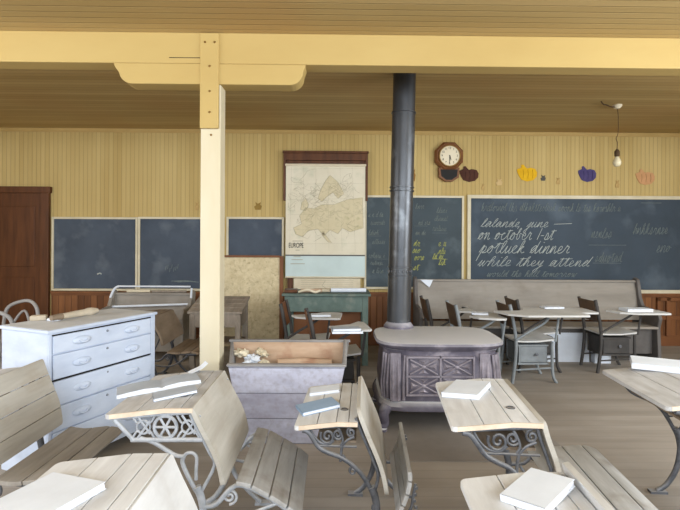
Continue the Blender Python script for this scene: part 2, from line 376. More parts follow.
def handwrite(mb, txt, x, z, xh, r, y, slant=.35, xs=1.0, wob=.04):
    cx = 0; stroke = []
    W = lambda p: (x+(p[0]+p[1]*slant)*xh*xs, y, z+p[1]*xh)
    def flush():
        nonlocal stroke
        if len(stroke) > 1: mb.tube(smoothpts([W(p) for p in stroke],4), r, 5)
        stroke = []
    for ch in txt:
        if ch in G:
            g = G[ch]; w = g[-1][0]
            stroke += [(cx+a+rnd.uniform(-wob,wob), (b if b <= 1 else 1+(b-1)*.62)+rnd.uniform(-wob,wob)) for a,b in (g if not stroke else g[1:])]
            cx += w
            if ch == 't':
                mb.tube([W((cx-w*.95,1.25)),W((cx+.1,1.32))], r, 5)
            if ch == 'i': mb.tube([W((cx-w*.5,1.45)),W((cx-w*.5+.12,1.5))], r, 5)
        else:
            flush()
            if ch == '1': mb.tube([W((cx+.2,0)),W((cx+.4,1.7))], r, 5); cx += .6
            elif ch == '-': mb.tube([W((cx,.6)),W((cx+.5,.6))], r, 5); cx += .7
            elif ch == '_': mb.tube([W((cx,.6)),W((cx+2.6,.75))], r*1.1, 5); cx += 2.6
            elif ch == ',': mb.tube([W((cx,.1)),W((cx-.1,-.3))], r, 5); cx += .4
            else: cx += .75
    flush(); return cx*xh*xs
def scrawl(mb, x, z, length, xh, r, y):
    n = int(length/(xh*.55)); pts = []
    letters = 'aeunrolihdtsk'
    t = ''
    for i in range(max(n,2)): t += rnd.choice(letters) if rnd.random() > .14 else ' '
    handwrite(mb, t, x, z, xh, r, y, .3, length/(len(t)*xh*.8), .09)

# ================================================================== CHALKBOARDS
def chalkboard(label, x0, y0, x1, y1, slate, fw=.05, group=None):
    """x0,y0 / x1,y1: measured corners of the slate"""
    a, zt = wall(x0,y0); b, zb = wall(x1,y1)
    t = thing('chalkboard', label, 'chalkboard', room(0,YW), TH, 'framed chalkboards')
    MB().box(a,b,-.02,0,zb,zt).build('slate', slate, t)
    m = MB(); m.box(a-fw,a,-.035,0,zb-fw,zt+fw); m.box(b,b+fw,-.035,0,zb-fw,zt+fw)
    m.box(a,b,-.035,0,zt,zt+fw); m.box(a,b,-.05,0,zb-fw,zb)
    m.build('frame', M['frame'], t, bevel=.004)
    return t, a, b, zb, zt
cb1 = chalkboard('empty dark slate chalkboard nearest the brown door', 55,219,136,288.5, M['slate'], .03)
t,a,b,zb,zt = cb1
m = MB()
for px,py,l in ((98,274,.06),): 
    s,z = wall(px,py); m.tube([(s,-.021,z),(s+l*.6,-.021,z+.015),(s+l,-.021,z)],.01,5)
m.build('chalk_smudge', M['chalk'], t)
cb2 = chalkboard('slate chalkboard with smudged chalk, partly behind the cream post', 141,219,216,288.5, M['slate'], .03)
m = MB()
for k in range(7):
    s,z = wall(166+k*2,rnd.uniform(266,272)); m.tube([(s,-.021,z-.03),(s+.01,-.021,z+.03)],.004,5)
for k in range(3):
    s,z = wall(172+k*3,281+k*.5); m.tube([(s,-.021,z),(s+.18,-.021,z+.01),(s+.3,-.021,z)],.005,5)
cb2[0]; m.build('chalk_smudge', M['chalkf'], cb2[0])
chalkboard('short blank chalkboard to the left of the big pull-down map', 229,219,282,256, M['slate'], .03)
cb4 = chalkboard('chalkboard with faint columns of writing behind the stovepipe', 366.5,197.5,461,287, M['slate2'], .03)
t = cb4[0]
m = MB()
for i,(px,py,w) in enumerate(((368,214,15),(370,222,16),(368,232,14),(372,241,14),(368,255,16),(370,262,15),(372,270,14),(415,206,8),(416,222,14),(415,232,10),(436,210,10),(434,218,14),(432,228,16))):
    s,z = wall(px,py+3); m = MB(); scrawl(m, s, z, w/74, .045, .0028, -.022); m.build('chalk_writing', M['chalkf'], t)
for px,py,w in ((368,236,14),(374,259,14),(414,226,14),(432,233,16)):
    s,z = wall(px,py); m = MB(); m.tube([(s,-.022,z),(s+w/74,-.022,z)],.0025,5); m.build('chalk_rule', M['chalkf'], t)
m = MB()
for i,(px,py,w) in enumerate(((413,244,6),(412,251,8),(414,258,9),(438,244,8),(438,252,7),(430,257,14),(438,263,8),(413,268,6))):
    s,z = wall(px,py+2); m = MB(); scrawl(m, s, z, w/74, .055, .004, -.022); m.build('yellow_chalk_writing', M['chalky'], t)
for px,py,w in ((415,257,10),(432,259,16)):
    s,z = wall(px,py); m = MB(); m.tube([(s,-.022,z),(s+w/74,-.022,z)],.003,5); m.build('yellow_chalk_rule', M['chalky'], t)
cb5 = chalkboard('widest chalkboard with white cursive writing about a potluck dinner', 470.5,198.5,735,290, M['slate3'], .05)
t,a,b,zb,zt = cb5
m = MB()
def line(mb, txt, px0, px1, py, xh, r):
    s,z = wall(px0,py); e,_ = wall(px1,py)
    probe = MB(); w = handwrite(probe, txt, 0,0,xh,.001,0,.4,1)
    handwrite(mb, txt, s, z, xh, r, -.022, .4, (e-s)/w)
m = MB(); line(m,'lalande, june _',480,569,227,.075,.0036); m.build('chalk_writing', M['chalk'], t)
m = MB(); line(m,'on october 1-st',477,552,239.5,.10,.0042); m.build('chalk_writing', M['chalk'], t)
m = MB(); line(m,'potluck dinner',478,568,253,.105,.0046); m.build('chalk_writing', M['chalk'], t)
m = MB(); line(m,'while they attend',477,588,266,.085,.0036); m.build('chalk_writing', M['chalk'], t)
m = MB()
line(m,'would the hall tomorrow',486,575,276.5,.055,.0034)
m.build('faded_chalk_writing', M['chalkf'], t)
for px,py,w,xh in ((478,211,150,.07),(590,238,22,.09),(632,234,38,.09),(594,262,26,.09),(655,252,14,.09)):
    s,z = wall(px,py); m = MB(); scrawl(m, s, z, w/74, xh, .003, -.022); m.build('faded_chalk_writing', M['chalkf'], t)
for px,py,w in ((588,245,40),(592,263,30),(640,203,22)):
    s,z = wall(px,py); m = MB(); m.tube([(s,-.022,z),(s+w/74,-.022,z)],.003,5); m.build('chalk_rule', M['chalkf'], t)

# ================================================================== WALL MAPS
def wthing(name, label, cat, px, py, group=None, off=0):
    s,z = wall(px,py); return thing(name, label, cat, room(s,YW-off,z), TH, group), s, z
rt, s_, z_ = wthing('wall_map','big faded pull-down map of Europe hanging in a brown wooden case','map',325,215)
L = lambda px,py: (wall(px,py)[0]-s_, wall(px,py)[1]-z_)
a,zt = L(284,152.5); b,z2 = L(367.5,165)
m = MB().box(a,b,-.03,0,z2-.02,zt-.005); m.box(a-.01,b+.01,-.10,0,zt-.02,zt+.012)
m.box(a,a+.035,-.09,0,L(0,199)[1],zt-.02); m.box(b-.035,b,-.09,0,L(0,199)[1],zt-.02)
m.box(a,b,-.085,-.03,zt-.12,zt-.02)
m.build('map_case', M['brown'], rt, bevel=.005)
ma,mt = L(286.5,166); mb_,mbm = L(364.5,277); zm = L(0,253)[1]
m = MB().tube([(ma-.01,-.075,mt+.005),(mb_+.01,-.075,mt+.005)],.02,12); m.build('roller', M['cream'], rt, smooth=40)
m = MB().box(ma,mb_,-.08,-.076,zm,mt); sheet = m.build('map_sheet', M['map'], rt)
m = MB().box(ma,mb_,-.08,-.076,mbm,zm-.018); m.build('lower_sheet', M['mapblue'], rt)
m = MB().box(ma,mb_,-.086,-.07,zm-.018,zm); m.build('bottom_rod', M['pewd'], rt)
m = MB().tube([(ma-.005,-.078,mbm),(mb_+.005,-.078,mbm)],.012,10); m.build('lower_rod', M['cream'], rt, smooth=40)
# land shapes
m = MB()
lands = [[(330,176),(338,183),(344,194),(338,199),(333,193),(327,197),(322,202),(318,199),(321,190),(326,181)],
         [(300,216),(306,208),(314,209),(322,205),(334,205),(347,200),(362,198),(363,228),(350,232),(342,228),(338,234),(330,230),(324,236),(318,229),(308,231),(303,237),(296,234),(294,228),(302,224)],
         [(302,203),(306,199),(309,205),(306,211),(301,210)],[(323,231),(328,238),(332,243),(328,242),(322,235)]]
for poly in lands:
    pp = [L(*p) for p in poly]; m.prism(list(pp),'Y',-.0815,-.0805)
m.build('map_land', M['mapland'], sheet)
m = MB()
for poly in lands:
    pp = [L(*p) for p in poly]; m.tube([(p[0],-.082,p[1]) for p in pp+[pp[0]]],.0022,4)
for k in range(90):
    px = rnd.uniform(298,358); py = rnd.uniform(178,238); pts = []
    for j in range(rnd.randint(3,6)):
        q = L(px,py); pts.append((q[0],-.0815,q[1])); px = min(363,max(289,px+rnd.uniform(-8,8))); py = min(248,max(170,py+rnd.uniform(-6,6)))
    m.tube(smoothpts(pts,3),.0013,4)
for py in (170,185,200,215,230,244):
    q0=L(288,py); q1=L(363,py-1); m.tube([(q0[0],-.0812,q0[1]),(q1[0],-.0812,q1[1])],.001,4)
for k in range(6):
    q0=L(292+k*12,168); q1=L(290+k*13,251); m.tube([(q0[0],-.0812,q0[1]),(q1[0],-.0812,q1[1])],.001,4)
m.build('map_lines', M['mapline'], sheet)
q = L(296.5,245.5); text_obj('map_title','EUROPE',.10,M['black'],sheet,q[0],-.083,q[1],.58)
m = MB()
for px0,px1,py in ((293,303,241),(296,300,250),(294,301,256.5),(292,303,259.5),(291,305,263.5)):
    q0=L(px0,py); q1=L(px1,py); m.tube([(q0[0],-.081,q0[1]),(q1[0],-.081,q1[1])],.0055,4)
m.build('small_print', M['mapline'], rt)

ct, s_, z_ = wthing('wall_chart','cream paper chart hung beneath the big pull-down map','chart',325,284)
a,zt = L(294,278); b,zb = L(360,297)
MB().box(a,b,-.05,-.045,zb,zt).build('chart_sheet', M['cream'], ct)
m = MB()
for k in range(5):
    z = zt-.03-k*.03; m.tube([(a+.1,-.051,z),(b-.1,-.051,z)],.002,4)
m.tube([(a+.45,-.051,zt-.03),(a+.4,-.051,zt-.1),(a+.5,-.051,zt-.17)],.004,4)
m.build('printed_lines', M['mapline'], ct)
MB().box(a-.09,a-.015,-.04,0,zb-.05,zt+.02).build('side_batten', M['brown'], ct)

et, s_, z_ = wthing('engraved_chart','old brownish engraved chart hanging low on the wall beside the post','chart',255,300,off=.07)
a,zt = L(224,257); b,zb = L(280,352)
MB().box(a,b,-.03,-.024,zb,zt).build('chart_sheet', M['engrave'], et)
m = MB()
for k in range(70):
    px = rnd.uniform(228,276); py = rnd.uniform(262,340); pts=[]
    for j in range(4):
        q = L(px,py); pts.append((q[0],-.0305,q[1])); px=min(278,max(226,px+rnd.uniform(-5,5))); py=min(349,max(259,py+rnd.uniform(-5,5)))
    m.tube(smoothpts(pts,3),.0025,4)
m.build('engraved_lines', mat('engraving_ink', lin(224,210,174), .95, bump=0), et)
m = MB().box(b,b+.05,-.05,0,zb,zt+.02); m.box(a,b,-.05,0,zt,zt+.03); m.build('edge_strip', M['redwood'], et)

# ================================================================== CLOCK
kt, s_, z_ = wthing('wall_clock','octagonal brown wooden pendulum clock above the chalkboard','clock',448,157)
oct_ = lambda r: [(r*cos(pi/8+k*pi/4), r*sin(pi/8+k*pi/4)) for k in range(8)]
m = MB().loft([[(x,0,z) for x,z in oct_(.215)],[(x,-.07,z) for x,z in oct_(.215)],[(x,-.10,z) for x,z in oct_(.185)],[(x,-.085,z) for x,z in oct_(.15)]])
m.build('case', M['clockw'], kt, bevel=.004)
m = MB().prism([(-.15,-.16),(.15,-.16),(.14,-.30),(.05,-.36),(-.05,-.36),(-.14,-.30)],'Y',-.075,0); dbx = m.build('drop_box', M['clockw'], kt, bevel=.004)
m = MB().prism([(-.12,-.19),(.12,-.19),(.11,-.285),(.04,-.335),(-.04,-.335),(-.11,-.285)],'Y',-.08,-.075); m.build('pendulum_window', M['black'], dbx)
m = MB().lathe([(.0,-.105),(.135,-.105),(.145,-.098),(.145,-.08)],(0,0,0),32,'Y'); m.build('dial', M['dial'], kt, smooth=30)
m = MB().lathe([(.14,-.09),(.14,-.112),(.152,-.112),(.155,-.09)],(0,0,0),32,'Y',cap=False); m.build('bezel', M['brass'], kt, smooth=30)
for h in range(1,13):
    an = pi/2-h*pi/6; text_obj('numeral', str(h), .042, M['black'], kt, .108*cos(an), -.107, .108*sin(an))
for nm, an, ln, w in (('minute_hand',R(-92),.1,.005),('hour_hand',R(-74),.065,.007)):
    m = MB(); m.prism([(-w,-.01),(w,-.01),(w*.4,ln),(-w*.4,ln)],'Y',-.112,-.109); o = m.build(nm, M['black'], kt); o.rotation_euler=(0,-(an-pi/2),0)

# ================================================================== PAPER CUT-OUTS
def cutout(label, px, py, w, h, m_, flip=1):
    t, s, z = wthing('paper_cutout', label, 'paper cutout', px, py, 'paper cutouts on the wall')
    pts = [(-.5,.12),(-.42,-.12),(-.3,-.38),(0,-.5),(.3,-.42),(.48,-.18),(.5,.1),(.4,.34),(.15,.42),(-.02,.36),(-.1,.46),(-.2,.62),(-.3,.6),(-.3,.42),(-.4,.36),(-.52,.3)]
    P = [(x*w*flip/74, y*h/74) for x,y in pts]
    n = MB(); n.prism(P,'Y',-.012,-.002); o = n.build('paper_shape', m_, t)
    n = MB()
    for k in (-.22,.02,.26): n.tube([(k*w*flip/74,-.013,-.3*h/74),((k+.03)*w*flip/74,-.013,0),(k*w*flip/74,-.013,.28*h/74)],.003,4)
    n.build('crayon_lines', mat('crayon', tuple(c*.7 for c in m_.node_tree.nodes['Color Ramp'].color_ramp.elements[0].color[:3]), .95, bump=0), o)
    return t
cutout('dark brown paper cutout next to the wall clock', 469,175,20,15, M['mitbrown'])
cutout('yellow paper cutout pinned on the beadboard', 527,174,21,16, M['mityel'])
cutout('blue violet paper cutout pinned on the beadboard', 587,175,19,15, M['mitblue'])
cutout('faded pink paper cutout, farthest right on the wall', 645,178,20,15, M['mitpink'])
def leaf(label, px, py, w, h, m_):
    s,z = wall(px,py)
    P = [(-.3,-.5),(.3,-.5),(.45,0),(.25,.15),(.35,.5),(0,.3),(-.3,.5),(-.2,.1),(-.45,-.1)]
    n = MB(); n.prism([(x*w/74,y*h/74) for x,y in P],'Y',-.01,-.001)
    o = n.build('paper_scrap', m_, loc=room(s,YW,z), rot=RZ); tag(o, label, 'paper scrap', 'paper scraps on the wall')
leaf('small dark grey paper scrap beside the yellow cutout',543,178,6,6,mat('grey_scrap',lin(90,88,84),.95,bump=0))
leaf('tan paper scrap low on the wall just right of the clock',483,187,4,7,M['mittan'])
leaf('pale scrap between brown and yellow cutouts',499,182,8,7,mat('pale_scrap',lin(206,178,128),.95,bump=0))
leaf('tan paper scrap between yellow and blue cutouts',558,181,5,7,M['mittan'])
leaf('tan paper scrap below the hanging bulb',617,184,5,8,M['mittan'])
leaf('brown paper scrap beside the stovepipe',413,175,6,13,mat('brown_scrap',lin(150,110,58),.95,bump=0))
leaf('tan paper scrap above the short chalkboard',258,206,9,8,mat('olive_scrap',lin(150,122,66),.95,bump=0))
leaf('tan paper scrap just left of the cream post',197,206,5,9,M['mittan'])

# ================================================================== HANGING BULB
yb = 5.6
pb = at(617,162,yb)
lt = thing('hanging_light_bulb','clear bulb hanging on a brown cord from the ceiling','light bulb',(pb.x,yb,pb.z))
zc2 = HC - pb.z
pa = at(596,108,yb)
pc = Vector((0,-.05,zc2))
m = MB().lathe([(0,-.055),(.03,-.048),(.045,-.02),(.045,.0),(.035,.03),(.02,.055),(.018,.07)],(0,0,0),16); m.build('bulb', M['glass'], lt, smooth=60)
m = MB().lathe([(.02,.06),(.028,.07),(.028,.12),(.016,.14),(.006,.15)],(0,0,0),14); m.build('socket', M['cord'], lt, smooth=50)
m = MB().tube(smoothpts([(0,0,.145),(.004,0,.22),(-.012,0,.27),(.01,0,.33),(.012,0,.5),(0,0,zc2-.02)],5),.0035,6); m.build('cord', M['cord'], lt)
m = MB().lathe([(.05,zc2-.0),(.05,zc2-.015),(.03,zc2-.04),(.0,zc2-.045)],(0,0,0),16); m.build('ceiling_rose', M['cream'], lt, smooth=40)
m = MB().tube(smoothpts([(0,0,zc2-.02),(-.08,-.03,zc2-.03),(-.16,-.05,zc2-.012),(-.22,-.12,zc2-.03),(-.27,-.16,zc2-.008)],5),.007,6); m.build('loose_wire', M['cord'], lt)

# ================================================================== SCHOOL DESKS
def spiral(cx, cz, r0, r1, a0, turns, n=22):
    return [(cx+(r0+(r1-r0)*k/n)*cos(a0+turns*2*pi*k/n), cz+(r0+(r1-r0)*k/n)*sin(a0+turns*2*pi*k/n)) for k in range(n+1)]
def arc(cx, cz, r, a0, a1, n=12): return [(cx+r*cos(a0+(a1-a0)*k/n), cz+r*sin(a0+(a1-a0)*k/n)) for k in range(n+1)]
def rounded(x0,x1,y0,y1,r,left=True,n=4):
    if not left: return [(x0,y0),(x1,y0),(x1,y1),(x0,y1)]
    P = [(x1,y0),(x1,y1)]
    P += [(x0+r+r*cos(pi/2+k*pi/2/n), y1-r+r*sin(pi/2+k*pi/2/n)) for k in range(n+1)]
    P += [(x0+r+r*cos(pi+k*pi/2/n), y0+r+r*sin(pi+k*pi/2/n)) for k in range(n+1)]
    return P
def school_desk(label, loc, rot, w=.39, Ln=.64, zs=1.0, iron='scroll', seat='flat', m_top='desk', up=.02, mseat='seat', mback='back', miron='iron', inkwell=True, planks=1, lean=.13, zbot=.44, xt0=.0, rc=.015, kx2=None):
    t = thing('school_desk', label, 'school desk', (loc[0],loc[1],0), rot, 'cast-iron school desks')
    zl, zf, xf = .72*zs, .75*zs, w*.68
    kx = w/.39
    ztop = lambda x: zl+(zf-zl)*min(1,x/xf)
    # --- top boards
    m = MB(); th = .022
    cuts = [0, w*.36, xf-.004, w*.86, w]
    for i in range(4):
        x0,x1 = cuts[i]+(.0016 if i else 0), cuts[i+1]-(.0016 if i<3 else 0)
        P = rounded(x0,x1,0,Ln,.022,i==0)
        m.loft([[(x,y,ztop(x)-th) for x,y in P],[(x,y,ztop(x)-.003) for x,y in P],[(x0+(x-x0)*(1-.0),y,ztop(x)) for x,y in P]])
    top = m.build('desk_top', M[m_top], t, bevel=.003)
    m = MB().box(.002,w-.002,-.0022,.004,0,.001)   # pale worn front edge
    P0 = [(x,ztop(x)) for x in (.024,xf,w)]
    m = MB().prism(P0+[(x,z-.02) for x,z in reversed(P0)],'Y',-.0025,.004); m.build('worn_edge', M['deske'], top)
    if inkwell:
        m = MB().lathe([(.02,0),(.02,.003),(.013,.004),(.012,-.006),(0,-.006)],(w*.77,Ln*.28,zf),16); m.build('inkwell', M['irond'], t, smooth=40)
    # --- book shelf
    m = MB().box(w*.34,w*.97,.065,Ln-.065,.610*zs,.622*zs); m.build('book_shelf', M['seatbr'], t)
    # --- seat back
    xt, zt_ = w+.012+xt0, zf+up
    xb, zb_ = w+lean, zbot
    prof = []
    for k in range(13):
        u = k/12; bulge = .018*sin(pi*u)
        prof.append((xt+(xb-xt)*u+bulge*.8 - .006*sin(2*pi*u), zt_+(zb_-zt_)*u+bulge*.25))
    m = MB(); nrm = []; seat_rc = rc
    for k in range(13):
        a_, b_ = prof[max(k-1,0)], prof[min(k+1,12)]; dx, dz = b_[0]-a_[0], b_[1]-a_[1]; l_ = math.hypot(dx,dz); nrm.append((-dz/l_, dx/l_))
    tot = math.dist(prof[0],prof[-1]); 
    def inset(u):
        dd = min(u,1-u)*tot
        return 0 if dd >= rc else rc-math.sqrt(max(rc*rc-(rc-dd)**2,0))
    def ring(u):
        f = u*12; k = min(int(f),11); t_ = f-k
        x = prof[k][0]*(1-t_)+prof[k+1][0]*t_; z = prof[k][1]*(1-t_)+prof[k+1][1]*t_
        nx = nrm[k][0]*(1-t_)+nrm[k+1][0]*t_; nz = nrm[k][1]*(1-t_)+nrm[k+1][1]*t_; q = inset(u)
        return [(x,q,z),(x,Ln-q,z),(x-nx*.02,Ln-q,z-nz*.02),(x-nx*.02,q,z-nz*.02)]
    for i in range(planks):
        u0, u1 = i/planks+(.004 if i else 0), (i+1)/planks-(.004 if i<planks-1 else 0)
        nn = 24//planks+2
        us = [u0+(u1-u0)*k/nn for k in range(nn+1)]
        if i == 0: us = [0,.01,.03,.06,.09]+[u for u in us if u>.1]
        if i == planks-1: us = [u for u in us if u<.9]+[.91,.94,.97,.99,1]
        m.loft([ring(u) for u in us])
    m.build('seat_back', M[mback], t, bevel=.0 if planks==1 else .0015, smooth=35)
    # --- seat
    x0 = w+.19
    if seat == 'droop': pr = [(x0,.425),(x0+.06,.415),(x0+.12,.385),(x0+.19,.345),(x0+.25,.305),(x0+.30,.262)]
    elif seat == 'flat': pr = [(x0-.02,.405),(x0+.06,.395),(x0+.13,.40),(x0+.2,.408),(x0+.26,.402),(x0+.30,.385)]
    elif seat == 'folded': pr = [(x0+.062,.43),(x0+.066,.39),(x0+.058,.34),(x0+.044,.29),(x0+.026,.25),(x0+.006,.21)]
    if zs != 1 and seat != 'folded': pr = [(x,z*zs) for x,z in pr]
    m = MB(); sm = smoothpts([(x,0,z) for x,z in pr],4); sm = [(v.x,v.z) for v in sm]
    nb = 4 if seat != 'flat' else 3; q = (len(sm)-1)/nb
    for i in range(nb):
        seg = sm[round(i*q):round((i+1)*q)+1]
        d_ = (Vector(seg[-1])-Vector(seg[0])).normalized()
        seg = [tuple(Vector(seg[0])+d_*.003)]+seg[1:-1]+[tuple(Vector(seg[-1])-d_*.003)]
        m.sweep(seg, .02, .0, Ln-.0)
    m.build('seat', M[mseat], t, bevel=.004)
    # --- cast-iron end frames
    for yy in (.028, Ln-.028):
        m = MB(); ri = .0085
        X = lambda p: (p[0]*kx, yy, p[1]*zs)
        def tb(pts, r=ri, sm_=True):
            P = [X(p) for p in pts]; m.tube(smoothpts(P,4) if sm_ and len(P)>2 else P, r, 7)
        def tr(pts, r=ri): m.tube([X(p) for p in pts], r, 6)
        tb([(.03,.695),(.2,.71),(.38,.722)], .008)
        if iron == 'lattice':
            tb([(.035,.69),(.12,.60)], .010, False); tb([(.11,.60),(.43,.60)], .011, False)
            cx_, cz_ = .262, .657
            tr(arc(cx_,cz_,.050,0,2*pi,24), .0085)
            for k in range(3):
                aa = k*pi/3+pi/6*0; tr([(cx_+.05*cos(aa),cz_+.05*sin(aa)),(cx_-.05*cos(aa),cz_-.05*sin(aa))], .006)
            for c1 in (.165,.365):
                for sg in (1,-1):
                    tr(smoothpts([(c1-.055,0,cz_+sg*.052),(c1,0,cz_+sg*.004),(c1+.055,0,cz_+sg*.052)],4) and [(v.x,v.z) for v in smoothpts([(c1-.052,0,cz_+sg*.054),(c1-.028,0,cz_+sg*.018),(c1,0,cz_+sg*.03),(c1+.028,0,cz_+sg*.018),(c1+.052,0,cz_+sg*.054)],4)], .006)
                    tr([(c1-.03,cz_-sg*.054),(c1+.03,cz_+sg*.03)], .006)
                tr(arc(c1+.05*(1 if c1<.2 else -1)*.0,cz_,.03,0,2*pi,16),.005)
            tb([(.15,.608),(.21,.588),(.27,.552),(.31,.53),(.345,.525)], .010)
            tb([(.345,.525),(.36,.54),(.385,.54),(.402,.52),(.40,.46),(.40,.42)], .008)
            tb([(.345,.525),(.338,.50),(.355,.455),(.378,.41),(.40,.37)], .010)
        else:
            kq = (kx2 or kx)/kx
            tb([(.05,.69),(.085,.68),(.115,.645),(.15,.60),(.20+.02*(kq-1),.572),(.26*(1+(kq-1)*.5),.545),(.315*(1+(kq-1)*.8),.495),(.355*kq,.43),(.385*kq,.37)], .0115)
            tr([(.14,.607),(.385,.607)], .006)
            tr(spiral(.205,.66,.046,.006,pi*.85,1.7), .0068); tr(spiral(.268,.672,.030,.005,-pi*.2,-1.5), .006)
            tb([(.10,.694),(.125,.655),(.165,.622),(.215,.618),(.245,.64)], .006)
            tr(spiral(.350,.685,.028,.005,pi*.5,1.5), .006)
            tb([(.285,.61),(.30,.64),(.285,.685),(.27,.705)], .006); tb([(.29,.60),(.325,.64),(.37,.66)], .006)
            tb([(.285,.525),(.29,.58),(.30,.62)], .007); tb([(.30,.56),(.33,.52),(.36,.50)], .006)
            tr(spiral(.362,.475,.028,.006,0,1.4), .006)
        # pedestal and feet
        kx_keep = kx; kx = kx2 or kx
        m.tube(smoothpts([(prof[k][0]-.034, yy, prof[k][1]-.012) for k in (1,3,5,7,9)]+[X((.40,.36))],4),.008,7)
        P = [X(p) for p in ((.385,.39),(.405,.33),(.412,.25),(.39,.14),(.34,.05),(.29,.012))]
        m.tube(smoothpts(P,4),[.019-.00028*k for k in range(21)],8)
        P = [X(p) for p in ((.41,.27),(.44,.17),(.51,.08),(.58,.012))]; m.tube(smoothpts(P,4),.014,8)
        m.box((.25)*kx,.34*kx,yy-.02,yy+.02,0,.014); m.box(.55*kx,.64*kx,yy-.02,yy+.02,0,.014)
        # seat arm
        xe = w+.16
        if seat == 'folded':
            P = [X((.405,.30)),(w+.08,yy,.23),(w+.16,yy,.20),(w+.21,yy,.205)]; m.tube(smoothpts(P,4),.011,7)
            m.tube(smoothpts([(w+.21,yy,.205),(w+.25,yy,.24),(w+.262,yy,.30),(w+.272,yy,.36)],4),.007,7)
            for k in range(5): m.lathe([(0,-.01),(.009,-.006),(.009,.006),(0,.01)],(w+.27+.004*sin(k*2),yy,.22+k*.03),7)
        else:
            zz = [p[1]-.03 for p in pr]
            P = [X((.405,.30)),(w+.10,yy,.31*zs),(pr[0][0],yy,zz[0]),(pr[2][0],yy,zz[2]),(pr[4][0],yy,zz[4]-.005)]
            m.tube(smoothpts(P,4),.011,7)
            m.tube([(p[0]+w+.16,yy,p[1]) for p in spiral(.0,.345*zs,.036,.006,-pi/2,1.7)],.007,6)
            m.tube(smoothpts([X((.41,.26)),(w+.14,yy,.24*zs),(w+.26,yy,.27*zs),(pr[3][0],yy,zz[3])],4),.008,7)
        kx = kx_keep
        m.build('iron_frame', M[miron], t, smooth=60)
    t['_'] = 0; del t['_']
    return dict(t=t, loc=Vector((loc[0],loc[1],0)), rot=rot, w=w, Ln=Ln, ztop=ztop, slope=math.atan2(zf-zl, xf), xf=xf)

DA = school_desk('school desk with round lattice cast-iron side, in front of the white chest', (-1.04,2.165), R(1), .39,.635, 1, 'lattice','droop', kx2=1.05, up=.004, zbot=.405, xt0=-.008, lean=.145, miron='ironl')
DB = school_desk('small school desk with its seat folded up, before the wooden bin', (-.213,2.30), R(-3), .30,.63,.865,'scroll','folded', m_top='desk_b', kx2=.95, up=.06, zbot=.295, lean=.15, mseat='seat', rc=.06)
DC = school_desk('school desk with scrolled iron side standing in front of the stove', (.471,2.045), R(-5), .37,.655,1,'scroll','flat', m_top='desk_b', up=.006, lean=.075, zbot=.46)
DD = school_desk('pale school desk cut off by the bottom edge, right of centre', (.372,.965), R(-2), .335,.64,1,'scroll','flat', m_top='desk_b', up=.04, lean=.10, zbot=.45, mback='desk_b')
DE = school_desk('school desk with wide plank seat back at the left edge', (-2.13,2.22), R(0), .39,.64,1,'scroll','flat', up=.05, mseat='seatd', planks=4, zbot=.42)
DF = school_desk('nearest school desk at the bottom left corner', (-.965,1.07), R(1.5), .385,.64,1,'scroll','flat', m_top='desk_b', up=.0, mback='desk_b', inkwell=False, zbot=.42)
DG = school_desk('school desk at the right edge holding a thick white book', (1.545,2.31), R(-4), .42,.67,1,'scroll','flat', m_top='desk', up=.03)
DH = school_desk('dark brown school desk half hidden behind the white chest', (-2.27,4.86), R(0), .39,.64,.95,'scroll','flat', m_top='seatbr', up=.0, mseat='seatbr', mback='seatbr', miron='irond', inkwell=False)

# ================================================================== BOOKS
def book(label, desk, lx, ly, sx, sy, th, rz, cover='paper', lift=0.0, name='book', extra_tilt=0, group=None):
    """book lying on a desk top at local (lx,ly)"""
    d = desk; c, s = cos(d['rot']), sin(d['rot'])
    sl = d['slope'] if lx < d['xf'] else 0
    p = Vector((d['loc'].x+c*lx-s*ly, d['loc'].y+s*lx+c*ly, d['ztop'](lx)+.0012+lift))
    mt = Matrix.Rotation(d['rot'],3,'Z') @ Matrix.Rotation(-sl,3,'Y') @ Matrix.Rotation(rz,3,'Z') @ Matrix.Rotation(extra_tilt,3,'X')
    return book_at(label, p, mt, sx, sy, th, cover, name, group)
def book_at(label, p, mt, sx, sy, th, cover='paper', name='book', group=None):
    t = thing(name, label, 'book', p, 0, group or 'books on the desks and chairs', mt)
    e = .0022
    MB().box(-sx/2+.004,sx/2-.004,-sy/2+.003,sy/2-.003,e,th-e).build('pages', M['pages'], t)
    m = MB().box(-sx/2,sx/2,-sy/2,sy/2,0,e); m.box(-sx/2,sx/2,-sy/2,sy/2,th-e,th); m.box(-sx/2,-sx/2+.004,-sy/2,sy/2,0,th)
    m.build('cover', M[cover], t, bevel=.001)
    return t
def local(desk, px, py, th=0):
    # where a measured point lies on the desk top
    p = atz(px,py,.735 if desk is not DB else .64); q = p-desk['loc']; c,s = cos(-desk['rot']), sin(-desk['rot'])
    return (c*q.x-s*q.y, s*q.x+c*q.y)
lx,ly = local(DB,318,407); book('pale blue-topped booklet on the small desk by the bin', DB, lx,ly,.20,.15,.017,R(22),'bluebook')
lx,ly = local(DB,325,391); book('thin white booklet at the back of the small desk by the bin', DB, lx,ly,.17,.11,.016,R(4),'paper')
lx,ly = local(DC,469,392); book('white book on the desk in front of the stove', DC, lx-.01,ly,.185,.22,.024,R(-28),'paper')
lx,ly = local(DD,538,487); book('white square book on the desk cut off at the bottom, right of centre', DD, .205,.50,.195,.138,.022,R(44),'paper')
lx,ly = local(DF,52,497);  book('large white book on the nearest desk in the bottom left corner', DF, lx-.005,ly-.03,.25,.22,.022,R(-28),'paper')
lx,ly = local(DG,655,369); book('thick white book on the desk at the right edge', DG, lx,ly-.02,.27,.22,.034,R(-24),'paper')
